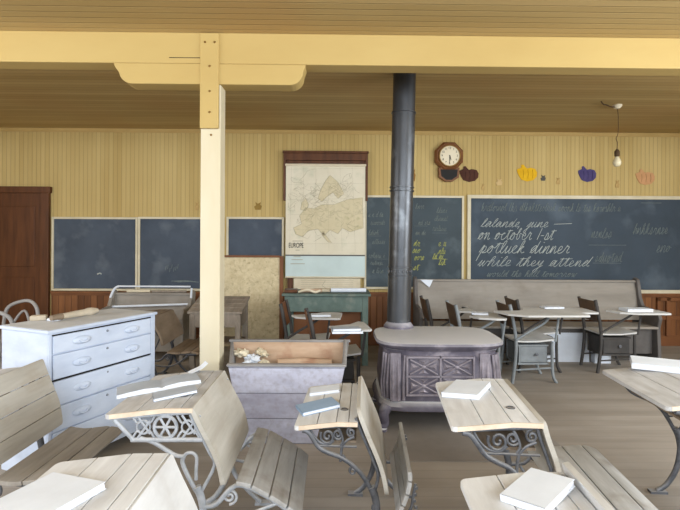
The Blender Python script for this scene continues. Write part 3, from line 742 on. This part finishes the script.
# open book on the lattice desk: two wings of pages
lx,ly = local(DA,160,386)
d = DA; p = Vector((d['loc'].x+lx, d['loc'].y+ly, d['ztop'](lx)+.001))
ob = thing('open_book','long open grey-paged book on the lattice-sided desk','book',p,0,None,Matrix.Rotation(-d['slope']*.8,3,'Y') @ Matrix.Rotation(R(24),3,'Z'))
m = MB(); prof = [(-.21,.017),(-.15,.021),(-.08,.024),(-.02,.019),(0,.012),(.02,.019),(.08,.024),(.14,.021),(.19,.016)]
m.prism(prof+[(x,0) for x,_ in reversed(prof)],'Y',-.085,.085); m.build('pages', M['greybook'], ob, smooth=40)
MB().prism([(x,z) for x,z in prof]+[(x,0) for x,_ in reversed(prof)],'Y',-.089,-.0855).build('page_edges', M['paper'], ob)
lx,ly = local(DA,176,396); book('grey covered book lying nearest on the lattice-sided desk', DA, .25,.20,.20,.12,.014,R(22),'greybook')
def curl(label, desk, px, py, m_='paper'):
    lx,ly = local(desk,px,py); p = desk['loc']+Vector((lx,ly,desk['ztop'](lx)+.001))
    mm = MB(); P = smoothpts([(-.05,0,.0),(-.02,0,.012),(.02,0,.026),(.05,0,.05)],3)
    mm.prism([(v.x,v.z) for v in P]+[(v.x+.001,v.z-.0015 if k else 0) for k,v in reversed(list(enumerate(P)))],'Y',-.03,.03)
    o = mm.build('curled_paper', M[m_], loc=p, rot=(0,0,R(30))); tag(o,label,'paper')
curl('curled white paper scrap at the far edge of the lattice-sided desk', DA, 196,374)

# ================================================================== CHEST OF DRAWERS
fl = Vector((-1.78,3.0)); fr = Vector((-1.43,3.80))
e = (fr-fl); W_ = e.length; an = math.atan2(e.y,e.x)
ch = thing('chest_of_drawers','chipped white painted wooden chest of drawers standing askew','chest of drawers',(fl.x,fl.y,0),an)
# local x along the front (0..W_), local y = 0 at the front, positive into the chest
H_ = .935; Dp = .45
ST = .022
m = MB(); m.box(0,ST,.012,Dp,0,H_-.02); m.box(W_-.045,W_,.012,Dp,0,H_-.02); m.box(ST,W_-.045,Dp-.015,Dp,.08,H_-.02)
m.box(ST,W_-.045,.03,Dp-.015,.08,.095)
m.box(0,ST,0,.012,0,H_-.02); m.box(W_-.045,W_,0,.012,0,H_-.02)
rows = [(.785,.895),(.625,.775),(.465,.612),(.305,.452),(.12,.292)]
for a_,b_ in zip(rows[:-1],rows[1:]): m.box(ST,W_-.045,.004,.03,b_[1]+.001,a_[0]-.001)
m.box(ST,W_-.045,.004,.03,.07,.118); m.box(ST,W_-.045,.006,.03,.90,H_-.02)
m.build('carcass', M['chest'], ch, bevel=.004)
m = MB().box(-.015,W_+.012,-.012,Dp+.01,H_-.02,H_); m.build('chest_top', [M['chest']], ch, bevel=.004)
m = MB().box(.0,W_-.002,.002,Dp,H_,H_+.0015); m.build('dusty_surface', M['chesttop'], ch)
for z0,z1 in rows:
    m = MB().box(ST+.005,W_-.051,-.006 if z0 != .465 else -.012,.25,z0,z1); dr = m.build('drawer', M['chest'], ch, bevel=.004)
    for kx_ in (.25,.77):
        cx = ST+.005+(W_-.056-ST)*kx_; zc_ = (z0+z1)/2
        mm = MB(); mm.loft([[(cx+.07*cos(q)*f, -.008-yy, zc_+.028*sin(q)*f-.0*yy) for q in [2*pi*k/16 for k in range(16)]] for f,yy in ((1,0),(.92,.008),(.6,.014),(.25,.016))])
        mm.build('carved_pull', M['chest'], dr, smooth=50)
        mm = MB().tube(smoothpts([(cx-.03,-.022,zc_+.004),(cx-.015,-.032,zc_-.008),(cx+.015,-.032,zc_-.008),(cx+.03,-.022,zc_+.004)],4),.006,7); mm.build('pull_bar', M['chest'], dr, smooth=50)
    mm = MB().lathe([(0,-.014),(.007,-.013),(.009,-.005)],(ST+.005+(W_-.056-ST)*.5,0,z1-.03),10,'Y'); mm.build('keyhole', M['chestgap'], dr, smooth=40)
for z0,z1 in ((.896,.904),(.614,.623)):
    MB().box(ST,W_-.046,-.002,.003,z0,z1).build('gap_shade', M['dark'], ch)  # dark strips standing in for the shade inside the drawer gaps
def onchest(lx, ly): 
    c,s = cos(an),sin(an); return Vector((fl.x+c*lx-s*ly, fl.y+s*lx+c*ly, H_+.002))
p0 = atz(52,322,H_); p1 = atz(97,314,H_)
mm = MB(); dv = (p1-p0)
P = [Vector((0,0,.024))+dv*k for k in (0,.12,.2,.22,.5,.72,.8,.86,1.0)]
mm.tube(P,[.016,.02,.022,.02,.024,.025,.031,.03,.018],10)
mm2 = tag(mm.build('rolled_cloth',M['beige'],smooth=50,loc=(p0.x,p0.y,H_+.003)),'long beige roll with a dark end lying on the white chest','rolled cloth')
mm = MB().tube([Vector((0,0,.024))-dv*.02,Vector((0,0,.024))+dv*.2],[.018,.0235],10); mm.build('dark_end',M['seatbr'],mm2,smooth=50)
p = atz(37,321,H_)
mm = MB().box(-.05,.05,-.03,.03,0,.035); o = mm.build('chalk_eraser',M['beige'],loc=(p.x,p.y+.02,H_+.002),rot=(0,0,R(20)),bevel=.008); tag(o,'small beige block near the left end of the white chest','eraser')
p = atz(46.5,322,H_)
mm = MB().box(-.04,.04,-.02,.02,0,.016); o = mm.build('paper_block',M['paper'],loc=(p.x+.02,p.y+.05,H_+.002),rot=(0,0,R(-10)),bevel=.005); tag(o,'little white block between the beige block and the roll on the chest','block')
# small pale wood block behind the left seat back
p = atz(38,460,0.0)
mm = MB().prism([(-.05,0),(.05,0),(.05,.07),(.01,.10),(-.05,.06)],'Y',-.04,.04); o = mm.build('wood_block',M['chest'],loc=(-1.66,2.63,.0),rot=(0,0,R(25)),bevel=.004)
tag(o,'small white painted wood block behind the left edge desk','wood block')

# ================================================================== WOODEN BIN
y0b, y1b = 3.55, 4.05
fz = .58; bz = .66
xL, xR = at(228,375,y0b).x, at(345,372,y0b).x
xLb, xRb = xL-.09, at(349,343,y1b).x
bn = thing('wooden_bin','open lavender-grey plank bin full of paper in front of the map wall','wooden bin',(0,0,0))
ins = .10
m = MB(); 
f_o = [(xL,y0b,fz),(xR,y0b,fz),(xR-ins*1.2,y0b+.05,.0),(xL+ins,y0b+.05,.0)]
m.loft([[Vector(p) for p in f_o],[Vector(p)+Vector((0,.025,0)) for p in f_o]]); m.build('front_boards', M['bin'], bn, bevel=.004)
m = MB(); f_b = [(xLb,y1b,bz),(xRb,y1b,bz),(xRb-ins*1.2,y1b-.04,.0),(xLb+ins,y1b-.04,.0)]
m.loft([[Vector(p) for p in f_b],[Vector(p)-Vector((0,.025,0)) for p in f_b]]); m.build('back_boards', M['binin'], bn, bevel=.004)
for xa, xb_, sg in ((xL,xLb,1),(xR,xRb,-1)):
    b0 = [(xa,y0b+.026,fz),(xb_,y1b-.026,bz),(xb_+sg*(ins if sg>0 else ins*1.2),y1b-.066,0),(xa+sg*(ins if sg>0 else ins*1.2),y0b+.076,0)]
    m = MB(); m.loft([[Vector(p) for p in b0],[Vector(p)+Vector((sg*.025,0,0)) for p in b0]]); m.build('end_board', M['bing'], bn, bevel=.003)
m = MB().box(xL+ins+.02,xR-ins*1.5,y0b+.08,y1b-.07,.03,.05); m.build('bin_floor', M['bing'], bn)
m = MB().box(xL-.01,xR+.01,y0b-.012,y0b+.035,fz,fz+.018); m.build('front_rim', M['bing'], bn, bevel=.005)
m = MB().box(xLb-.01,xRb+.01,y1b-.035,y1b+.012,bz,bz+.018); m.build('back_rim', M['bing'], bn, bevel=.005)
m = MB().tube([(xRb-.03,y1b-.02,bz+.008),(xR-.005,y0b+.02,fz+.008)],.016,8); m.build('end_rim', M['bing'], bn)
# things in the bin
for k,(px,py,yy,sz,mt_) in enumerate(((241,353,3.90,.048,'cream'),(252,359,3.87,.052,'paper'),(262,353,3.92,.046,'cream'),(243,367,3.76,.044,'paper'),(254,369,3.75,.044,'greybook'),(265,366,3.78,.046,'cream'),(275,370,3.75,.042,'paper'))):
    p = at(px,py,yy)
    m = MB(); seg=12; rings=[]
    for i in range(1,8):
        ph = pi*i/8; ring=[]
        for j in range(seg):
            a_=2*pi*j/seg; v=Vector((sin(ph)*cos(a_)*1.35,sin(ph)*sin(a_),cos(ph)*.6))
            ring.append(v*sz*(1+.8*noise.noise(v*3.2+Vector((k*5,0,0)))))
        rings.append(ring)
    m.loft(rings); o=m.build('crumpled_paper',M[mt_],loc=p,rot=(.3*k,0,k*1.1))
    tag(o,'crumpled paper in the left end of the plank bin','crumpled paper','crumpled paper in the wooden bin')
m = MB().tube([(0,0,0),(.2,.01,.005),(.43,0,.0)],[.05,.055,.052],12); o=m.build('paper_roll',M['binin'],smooth=50,loc=(at(278,360,3.9).x,3.90,.50))
tag(o,'long peach coloured roll lying in the plank bin','paper roll')
m = MB()
rings=[]
for i in range(9):
    rings.append([(xL+.16+(xR-xL-.36)*i/8, y0b+.1+.33*j/6, .24+.14*noise.noise(Vector((i*.9,j*.9,3)))+.10*sin(pi*j/6)) for j in range(7)])
m.loft(rings,cap=False,closed=False); o=m.build('waste_paper',M['cream']); o['kind']='stuff'; tag(o,'heap of waste paper filling the plank bin','paper')

# ================================================================== STOVE
cxs, cys = .82, 4.21
st = thing('box_stove','large purple-grey cast-iron box stove with dusty oval top','stove',(cxs,cys,.006))
def sup(a_, b_, n, k=44, dz=0, z=0):
    out=[]
    for i in range(k):
        q=2*pi*i/k; c_,s_2=cos(q),sin(q)
        out.append((a_*math.copysign(abs(c_)**(2/n),c_), b_*math.copysign(abs(s_2)**(2/n),s_2), z))
    return out
NB=5
m=MB().loft([sup(.47,.37,NB,z=.225),sup(.475,.375,NB,z=.25),sup(.485,.385,NB,z=.34),sup(.475,.378,NB,z=.50),sup(.455,.36,NB,z=.60),sup(.47,.375,NB,z=.63)])
m.build('body',M['stove'],st,smooth=45)
m=MB().loft([sup(.47,.375,4,z=.625),sup(.515,.40,4,z=.648),sup(.525,.412,4,z=.668),sup(.515,.405,4,z=.686),sup(.49,.385,4,z=.690)]); m.build('top_plate',M['stove'],st,smooth=35)
m=MB().loft([sup(.46,.36,5,z=.235),sup(.495,.395,5,z=.225),sup(.515,.415,5,z=.195),sup(.515,.415,5,z=.165),sup(.49,.39,5,z=.155)]); m.build('base_skirt',M['stove'],st,smooth=35)
for sx in (-1,1):
    for sy in (-1,1):
        m=MB(); x,y=sx*.44,sy*.34
        m.tube(smoothpts([(x,y,.19),(x+sx*.03,y+sy*.02,.13),(x+sx*.02,y+sy*.01,.06),(x+sx*.045,y+sy*.02,.02)],4),[.05-.0017*k for k in range(13)],10)
        m.lathe([(.0,0),(.045,0),(.045,.018),(.02,.03)],(x+sx*.045,y+sy*.02,0),12); m.build('foot',M['stove'],st,smooth=50)
# front relief: pilasters, framed X panels
yf=-.385
for xs_ in ((-.40,-.36),(.30,.34)):
    m=MB().box(xs_[0]-.02,xs_[1]+.02,yf+.005,yf+.03,.235,.61)
    for x in xs_: m.tube([(x,yf+.012,.235),(x,yf+.0,.42),(x,yf+.02,.61)],.012,7)
    m.build('pilaster',M['stovep'],st,smooth=50)
m=MB()
for z in (.285,.43,.58): m.box(-.29,.23,yf-.008,yf+.03,z-.008,z+.008)
for x in (-.29,-.03,.23): m.box(x-.008,x+.008,yf-.008,yf+.03,.277,.588)
m.build('panel_frame',M['stovep'],st,bevel=.003)
for xc in (-.16,.10):
    for zc_ in (.3575,.505):
        m=MB(); a_,b_=.108,.058
        for q in ((1,1),(-1,1)):
            m.tube([(xc-q[0]*a_,yf,zc_-b_),(xc+q[0]*a_,yf,zc_+b_)],.007,6)
        for q in ((1,0),(-1,0),(0,1),(0,-1)):
            m.loft([[(xc+q[0]*a_*.95+q[1]*.045,yf+.008,zc_+q[1]*b_*.95-q[0]*.03),(xc+q[0]*a_*.95-q[1]*.045,yf+.008,zc_+q[1]*b_*.95+q[0]*.03),(xc+q[0]*.02,yf+.008,zc_+q[1]*.015)],
                    [(xc+q[0]*a_*.75,yf-.01,zc_+q[1]*b_*.75)]*3])
        m.lathe([(0,-.012),(.014,-.008),(.016,.008)],(xc,yf,zc_),10,'Y')
        m.build('diamond_panel',M['stovep'],st)
# fluted curved corners
for sx in (-1,1):
    m=MB()
    for k in range(6):
        q=R(20+k*10); x=sx*(.49*cos(q)**.4); y=-.39*sin(q)**.4
        m.tube([(x*.985,y*.985,.24),(x*1.0,y*1.0,.36),(x*.955,y*.95,.59)],.012,6)
    m.build('corner_fluting',M['stovep'],st,smooth=50)
# pipe
pp = atz(398.5,327,.695)
sp2 = thing('stovepipe','tall dark sheet-steel stovepipe rising from the stove to the ceiling','stovepipe',(pp.x,pp.y,.69))
tt = Vector((.045,0,HC-.69))
rp_ = .108
def seg(a_,b_,r,nm,mm_='pipe'):
    m=MB(); P=[tt*(a_+(b_-a_)*k/4) for k in range(5)]; m.tube(P,r,28); return m.build(nm,M[mm_],sp2,smooth=50)
zq=lambda py: (at(400,py,pp.y).z-.69)/(HC-.69)
seg(0,zq(273),rp_,'lower_pipe'); seg(zq(276),zq(187),rp_-.003,'middle_pipe'); seg(zq(189),zq(112),rp_-.001,'upper_pipe'); seg(zq(113),.999,rp_-.004,'top_pipe')
for py in (267,275,187.5,191,113): 
    q=zq(py); m=MB(); P=[tt*(q-.003),tt*(q-.002),tt*(q+.002),tt*(q+.003)]; m.tube(P,[rp_-.002,rp_+.007,rp_+.007,rp_-.002],28); m.build('joint_band',M['pipe'],sp2,smooth=40)
for k in range(18):
    q=zq(271); a_=2*pi*k/18; c_=tt*q; m=MB().lathe([(0,-.008),(.008,-.004),(.008,.004),(0,.008)],(c_.x+(rp_+.001)*cos(a_),c_.y+(rp_+.001)*sin(a_),c_.z),6)
    m.build('rivet',M['iron'],sp2)
m=MB().lathe([(rp_+.03,0.005),(rp_+.03,.02),(rp_+.005,.05),(rp_,.06)],(0,0,0),28); m.build('collar',M['stove'],sp2,smooth=40)
m=MB().box(.24,1.62,3.32,4.95,.0,.006); o=m.build('stove_board',M['steelpad'],bevel=.002); tag(o,'flat dark metal sheet on the floor beneath the stove','floor sheet')

# ================================================================== PEWS
def pew(label, x0, x1, yb, ztop, zseat, depth, name='pew', m1='pew', m2='pewd', lean=.10):
    t=thing(name,label,'bench',(x0,yb,0))
    w=x1-x0
    # back: leaning board
    m=MB(); prof=[(-.03-lean,zseat+.03),(-.02-lean*.6,zseat+.15),(-lean*.25-.01,ztop-.12),(.0,ztop)]
    prof2=[(y+.03,z) for y,z in prof]
    m.prism(prof+list(reversed(prof2)),'X',.03,w-.03); m.build('backrest',M[m1],t,bevel=.006)
    m=MB().box(.02,w-.02,-.025,.045,ztop-.012,ztop+.018); m.build('top_rail',M[m1],t,bevel=.008)
    m=MB().box(.03,w-.03,-depth,-.02-lean*.6,zseat-.03,zseat); m.build('seat',M[m1],t,bevel=.008)
    m=MB().box(.05,w-.05,-depth+.10,-depth+.12,.1,zseat-.03); m.build('apron',M[m2],t)
    for xx in (0,w-.045):
        m=MB(); P=[(-depth-.02,0),(-depth+.01,zseat-.02),(-depth-.03,zseat+.10),(-depth+.02,zseat+.21),(-depth+.10,zseat+.20),(-.16,zseat+.22),(-.10,zseat+.32),(-.07,ztop-.05),(-.05,ztop+.03),(.02,ztop+.055),(.07,ztop+.02),(.055,ztop-.06),(.05,zseat),(.06,0)]
        m.prism(P,'X',xx,xx+.045); m.build('end_panel',M[m2],t,bevel=.01)
    return t
xa=at(414,300,6.45).x; xb_=at(640,300,6.45).x
pw=pew('long dusty grey pew under the widest chalkboard', xa, xb_, 6.50, at(500,281,6.48).z, .45, .48)
# left settee
xa=at(109,300,6.35).x; xb2=at(192,300,6.35).x
pw2=pew('short grey settee with white edging against the wall behind the chest', xa, xb2, 6.45, at(150,294,6.45).z, .42, .45, 'settee','pew','pew', .06)
m=MB(); w2=xb2-xa
m.tube(smoothpts([(.01,-.10,.60),(.01,-.08,.74),(.05,-.05,.85),(.10,-.04,.88)],4),.016,8); m.tube([(.10,-.04,.88),(w2-.04,-.04,.88)],.012,8)
m.tube([(.01,-.10,.62),(w2-.02,-.10,.66)],.015,8); m.tube([(w2-.02,-.10,.66),(w2-.02,-.05,.86)],.014,8)
m.build('white_edging',M['paper'],pw2,smooth=50)
def roll(label, px0, px1, py, y, z, r, m_='cream', name='paper_roll'):
    a_=at(px0,py,y).x; b_=at(px1,py,y).x
    m=MB().tube([(a_-(a_+b_)/2,0,0),(b_-(a_+b_)/2,0.02,.0)],r,12); o=m.build(name,M[m_],loc=((a_+b_)/2,y,z+r),smooth=50); return tag(o,label,'paper roll')
roll('beige paper roll on the settee top, nearer the door',127,150,291,6.46,at(150,294,6.45).z+.018,.018)
roll('beige paper roll on the settee top, beside the post',152,186,291,6.455,at(150,294,6.45).z+.018,.015,'oldgrey')
# white box and sheet under the long pew
p=atz(560,352,0)
m=MB().box(-.02,.50,0,.02,0,.36); o=m.build('white_sheet',M['paper'],loc=(at(552,340,6.05).x-.02,6.085,0),rot=(R(-3),0,0)); tag(o,'white sheet of card leaning under the long pew','card')
m=MB().box(-.1,.1,0,.10,0,.20); o=m.build('paper_stack',M['paper'],loc=(at(603,348,6.02).x,6.02,0)); tag(o,'white paper stack on the floor under the long pew','paper')
m=MB().prism([(-.09,0),(.08,0),(.03,-.10),(-.02,-.06)],'Y',0,.004); o=m.build('paper_scrap',M['paper'],loc=at(427,281,6.18),rot=(R(-6),0,0)); tag(o,'torn white paper scrap hanging over the top of the long pew','paper scrap')
o.location=(at(427,282,6.47).x,6.466,at(427,282,6.47).z+.03)

# ================================================================== TABLET-ARM CHAIRS
def tablet_chair(label, loc, rot, tl=.62, tw=.34, cm='chaird', bm='brown2', toff=.0, zt=.72, tx=.05):
    """faces local +x; origin on floor under the rear near post; width along +y"""
    t=thing('tablet_arm_chair',label,'chair',(loc[0],loc[1],0),rot,'tablet-arm chairs')
    w=.36; dpt=.40
    for yy in (0,w):
        m=MB().tube(smoothpts([(-.03,yy,0),(.0,yy,.22),(.01,yy,.45),(-.03,yy,.70),(-.06,yy,.83)],4),.019,8); m.build('rear_leg',M[cm],t,smooth=50)
        m=MB().tube(smoothpts([(dpt+.05,yy,0),(dpt+.01,yy,.08),(dpt,yy,.25),(dpt,yy,.43)],4),.017,8); m.build('front_leg',M[cm],t,smooth=50)
    m=MB().sweep([(-.065,.82),(-.05,.74),(-.03,.66),(-.01,.58)],.014,.015,w-.015); m.build('backrest',M[bm],t,bevel=.004)
    m=MB().prism([(0,.435),(.1,.43),(.25,.43),(dpt+.04,.45),(dpt+.04,.468),(.25,.448),(.1,.446),(0,.453)],'Y',-.01,w+.01); m.build('seat',M['tablet'],t,bevel=.004)
    m=MB().box(.04,dpt-.03,.02,w-.02,.19,.21); m.box(.04,dpt-.03,.02,w-.02,.385,.40); m.box(.05,.065,.02,w-.02,.21,.385); m.box(.04,dpt-.03,w-.035,w-.02,.21,.385)
    m.build('book_box',M[cm],t)
    m=MB().box(.07,dpt-.04,.03,.045,.215,.38); bx=m.build('drawer_front',M[cm],t,bevel=.003)
    m=MB().lathe([(.0,.005),(.018,.008),(.012,.02),(.0,.03)],(.24,0,.30),10,'Y'); 
    m.build('drawer_pull',M['iron'],bx)
    for yy in (0,w):
        m=MB().tube([(.01,yy,.14),(dpt,yy,.16)],.010,6); m.build('stretcher',M[cm],t)
    if tl:
        m=MB().tube(smoothpts([(0,-.02,.46),(.15,-.04,.56),(.30,-.05,.65),(.36,-.05,zt-.02)],4),.013,7); m.build('arm_brace',M[cm],t,smooth=50)
        m=MB().tube([(dpt+.03,-.01,.44),(dpt+.06,-.03,zt-.018)],.012,7); m.build('arm_post',M[cm],t,smooth=50)
        P=[(tx,-.02),(tx+.06,-tw*.55),(tx+.22,-tw*.8),(tx+tl-.02,-tw*.8),(tx+tl,-tw*.7),(tx+tl,.16),(tx+tl-.05,.20),(max(tx+.30,.16),.19),(max(tx+.2,.10),.05),(max(tx+.05,.02),-.015)]
        m=MB().prism(P,'Z',zt-.02,zt); m.build('tablet_arm',M['tablet'],t,bevel=.004)
    return t
N1=tablet_chair('dark tablet-arm chair farthest to the right before the long pew',(2.97,5.58),R(2),.60,.34,'chaird')
N2=tablet_chair('blue-grey tablet-arm chair with the widest writing top, right of the stove',(1.85,5.16),R(3),.86,.46,'chairg',tx=-.24,zt=.77)
N3=tablet_chair('tablet-arm chair standing just behind the right end of the stove',(1.27,5.12),R(2),.33,.28,'chairg',tx=.08)
N4=tablet_chair('tablet-arm chair standing behind the middle of the stove',(1.05,5.58),R(1),.30,.24,'chaird',tx=.16)
N5=tablet_chair('tablet-arm chair with a book, behind the widest writing top',(2.08,5.59),R(1),.48,.30,'chaird',tx=.29)
N8=tablet_chair('tablet-arm chair in front of the teal table legs',(-.56,5.12),R(-3),.52,.26,'chaird','redwood',tx=.06)
N9=tablet_chair('tablet-arm chair with bright red-brown back behind the plank bin',(-.22,4.45),R(8),.36,.30,'chaird','redwood',tx=.12)
def on_tablet(label, px, py, sx, sy, th, rz, cover='paper', z=.72):
    p=atz(px,py,z+.001); return book_at(label,p,Matrix.Rotation(rz,3,'Z'),sx,sy,th,cover)
on_tablet('white book on the tablet of the chair farthest right',636,311,.30,.16,.03,R(4))
on_tablet('white book at the far end of the widest writing top',552,308,.22,.12,.016,R(5),z=.77)
on_tablet('book on the tablet behind the widest writing top',568,313.5,.20,.12,.016,R(3))
on_tablet('papers on the tablet of the chair behind the stove end',480,314,.17,.13,.016,R(-15))
on_tablet('open white book on the tablet before the teal table',318,316,.26,.12,.02,R(6))
on_tablet('white book on the tablet behind the plank bin, lower one',347,332,.26,.16,.018,R(4))
on_tablet('grey book on the tablet behind the plank bin, upper one',346,330,.24,.12,.02,R(8),'greybook',z=.7395)

# ================================================================== TEAL TABLE
xa=at(285,300,5.9).x; xb_=at(368,300,5.9).x
tt_=thing('teal_table','worn teal green painted table below the big map','table',(xa,5.85,0))
w=xb_-xa; zt=.86
MB().box(-.03,w+.03,-.04,.50,zt-.03,zt).build('table_top',M['teal'],tt_,bevel=.006)
m=MB().box(.03,w-.03,0,.02,zt-.22,zt-.03); m.box(.03,w-.03,.44,.46,zt-.22,zt-.03); m.box(0.01,.03,.02,.44,zt-.22,zt-.03); m.box(w-.03,w-.01,.02,.44,zt-.22,zt-.03); m.build('apron',M['teal'],tt_,bevel=.004)
for x in (0,w-.07):
    for y in (-.005,.40):
        m=MB().box(x,x+.07,y,y+.07,0,zt-.03); m.build('leg',M['teal'],tt_,bevel=.006)
MB().box(.07,w-.07,.1,.44,.10,.12).build('lower_shelf',M['redwood'],tt_)
MB().box(.07,w-.07,.42,.44,.12,zt-.22).build('back_panel',M['redwood'],tt_)
def ctop(name,label,cat,px,y,sx,sy,h,rz,m_):
    m=MB().box(-sx/2,sx/2,-sy/2,sy/2,0,h); o=m.build(name,M[m_],loc=(at(px,290,y).x,y,zt+.001),rot=(0,0,rz),bevel=.006); tag(o,label,cat); return o
roll('pale paper roll on the right half of the teal table',331,366,290,6.0,zt+.001,.026,'paper')
roll('thin peach paper roll on the left half of the teal table',301,322,290,5.95,zt+.001,.022,'binin')
ctop('dark_book','dark brown book at the left end of the teal table','book',291,6.0,.16,.2,.035,R(4),'brown')
ctop('folded_paper','folded cream paper in the middle of the teal table','paper',322,6.1,.22,.14,.03,R(-8),'cream')
# paper curling over the edge
m=MB().tube(smoothpts([(-.16,-.04,.0),(-.05,-.06,.03),(.04,-.05,.0),(.1,-.03,.02)],4),.014,7); o=m.build('frayed_cloth',M['cream'],loc=(at(312,292,5.9).x,5.90,zt+.016)); tag(o,'frayed beige cloth strip at the front edge of the teal table','cloth')

# ================================================================== OLD GREY DESK behind the post
xa=at(190,310,5.58).x; xb_=at(241,310,5.58).x
od=thing('slant_top_desk','old grey wooden slant-top desk partly hidden behind the cream post','desk',(xa,5.54,0))
w=xb_-xa
P=[(0,.72),(.5,.82),(.5,.845),(0,.745)]
m=MB()
for k in range(4): 
    y0,y1=.002+k*.125,.125*(k+1)-.004
    z=lambda y:.655+.25*y
    m.add([(-.02,y0,z(y0)),(w+.02,y0,z(y0)),(w+.02,y1,z(y1)),(-.02,y1,z(y1)),(-.02,y0,z(y0)+.024),(w+.02,y0,z(y0)+.024),(w+.02,y1,z(y1)+.024),(-.02,y1,z(y1)+.024)],[(3,2,1,0),(4,5,6,7),(0,1,5,4),(1,2,6,5),(2,3,7,6),(3,0,4,7)])
m.build('desk_top',M['oldgrey'],od,bevel=.003)
m=MB().box(.01,w-.01,.02,.04,.50,.658); m.box(.01,w-.01,.46,.48,.50,.765); m.prism([(.04,.50),(.46,.50),(.46,.765),(.04,.662)],'X',.01,.03); m.prism([(.04,.50),(.46,.50),(.46,.765),(.04,.662)],'X',w-.03,w-.01); m.build('desk_case',M['oldgrey'],od,bevel=.003)
for x in (.0,w-.06):
    for y in (.02,.42):
        MB().box(x-.002,x+.06,y-.006,y+.055,0,.645 if y<.1 else .74).build('leg',M['oldgrey'],od,bevel=.005)
MB().box(.01,w-.01,.06,.44,.30,.32).build('shelf',M['seatbr'],od)

# ================================================================== BENTWOOD CHAIR behind the chest
bp_=at(14,330,4.7)
bc=thing('bentwood_chair','pale bentwood chair with curved back behind the white chest','chair',(bp_.x,4.75,0),R(-20))
zt_=at(20,304,4.7).z
m=MB().tube(smoothpts([(-.21,.0,.45),(-.23,.03,.66),(-.19,.05,zt_-.05),(0,.10,zt_+.015),(.19,.05,zt_-.04),(.23,.03,.66),(.21,0,.45)],6),.017,8); m.build('back_hoop',M['bing'],bc,smooth=50)
m=MB().tube(smoothpts([(-.12,.0,.45),(-.13,.03,.62),(0,.07,zt_-.08),(.13,.03,.62),(.12,0,.45)],6),.012,8); m.build('inner_hoop',M['bing'],bc,smooth=50)
m=MB().tube(smoothpts([(-.21,.0,.62),(-.3,-.1,.67),(-.3,-.3,.64),(-.22,-.4,.46)],6),.014,8); m.tube(smoothpts([(.21,.0,.62),(.3,-.1,.67),(.3,-.3,.64),(.22,-.4,.46)],6),.014,8); m.build('arm',M['bing'],bc,smooth=50)
m=MB().lathe([(0,.43),(.23,.43),(.245,.445),(.23,.462),(0,.458)],(0,-.2,0),24); m.build('seat',M['bing'],bc,smooth=40)
for sx,sy in ((-1,0),(1,0),(-1,-1),(1,-1)):
    m=MB().tube([(sx*.17,-.04 if sy==0 else -.36,.44),(sx*.21,.02 if sy==0 else -.42,0)],.016,8); m.build('leg',M['bing'],bc,smooth=50)
# second hoop chair cut by the left edge
c2=dup(bc,(at(-20,330,4.05).x,4.05,0),R(30),'pale bentwood chair cut off by the left edge of the picture')

# ================================================================== LIGHT + CAMERA
def area(name, loc, target, sx, sy, power, col):
    l=bpy.data.lights.new(name,'AREA'); l.shape='RECTANGLE'; l.size=sx; l.size_y=sy; l.energy=power; l.color=col
    o=bpy.data.objects.new(name,l); C.objects.link(o); o.location=loc
    o.rotation_euler=(Vector(target)-Vector(loc)).to_track_quat('-Z','Y').to_euler(); return o
area('window_light_rear',(.8,-2.4,2.5),(0.2,4.0,.3),7.5,2.0,430,(.90,.955,1.0))
area('window_light_right',(5.3,2.2,2.0),(-1.0,3.2,.2),4.5,1.8,370,(.87,.945,1.0))
area('window_light_left',(-5.1,1.8,2.0),(1.0,3.4,.4),3.8,1.8,200,(.92,.96,1.0))
wd=bpy.data.worlds.new('sky'); bpy.context.scene.world=wd; wd.use_nodes=True
wd.node_tree.nodes['Background'].inputs['Color'].default_value=(.85,.93,1.0,1); wd.node_tree.nodes['Background'].inputs['Strength'].default_value=1.25
cam=bpy.data.cameras.new('camera'); co=bpy.data.objects.new('camera',cam); C.objects.link(co)
cam.sensor_fit='HORIZONTAL'; cam.sensor_width=36; cam.lens=36*F/680; cam.shift_y=-(255-HOR)/680; cam.clip_start=.05
co.location=(0,0,EYE); co.rotation_mode='QUATERNION'
rgt=Vector((cos(ROLL),0,sin(ROLL))); upv=Vector((-sin(ROLL),0,cos(ROLL))); bk=Vector((0,-1,0))
co.rotation_quaternion=Matrix((rgt,upv,bk)).transposed().to_quaternion()
sc=bpy.context.scene; sc.camera=co
sc.view_settings.view_transform='Standard'; sc.view_settings.look='None'; sc.view_settings.exposure=0; sc.view_settings.gamma=1
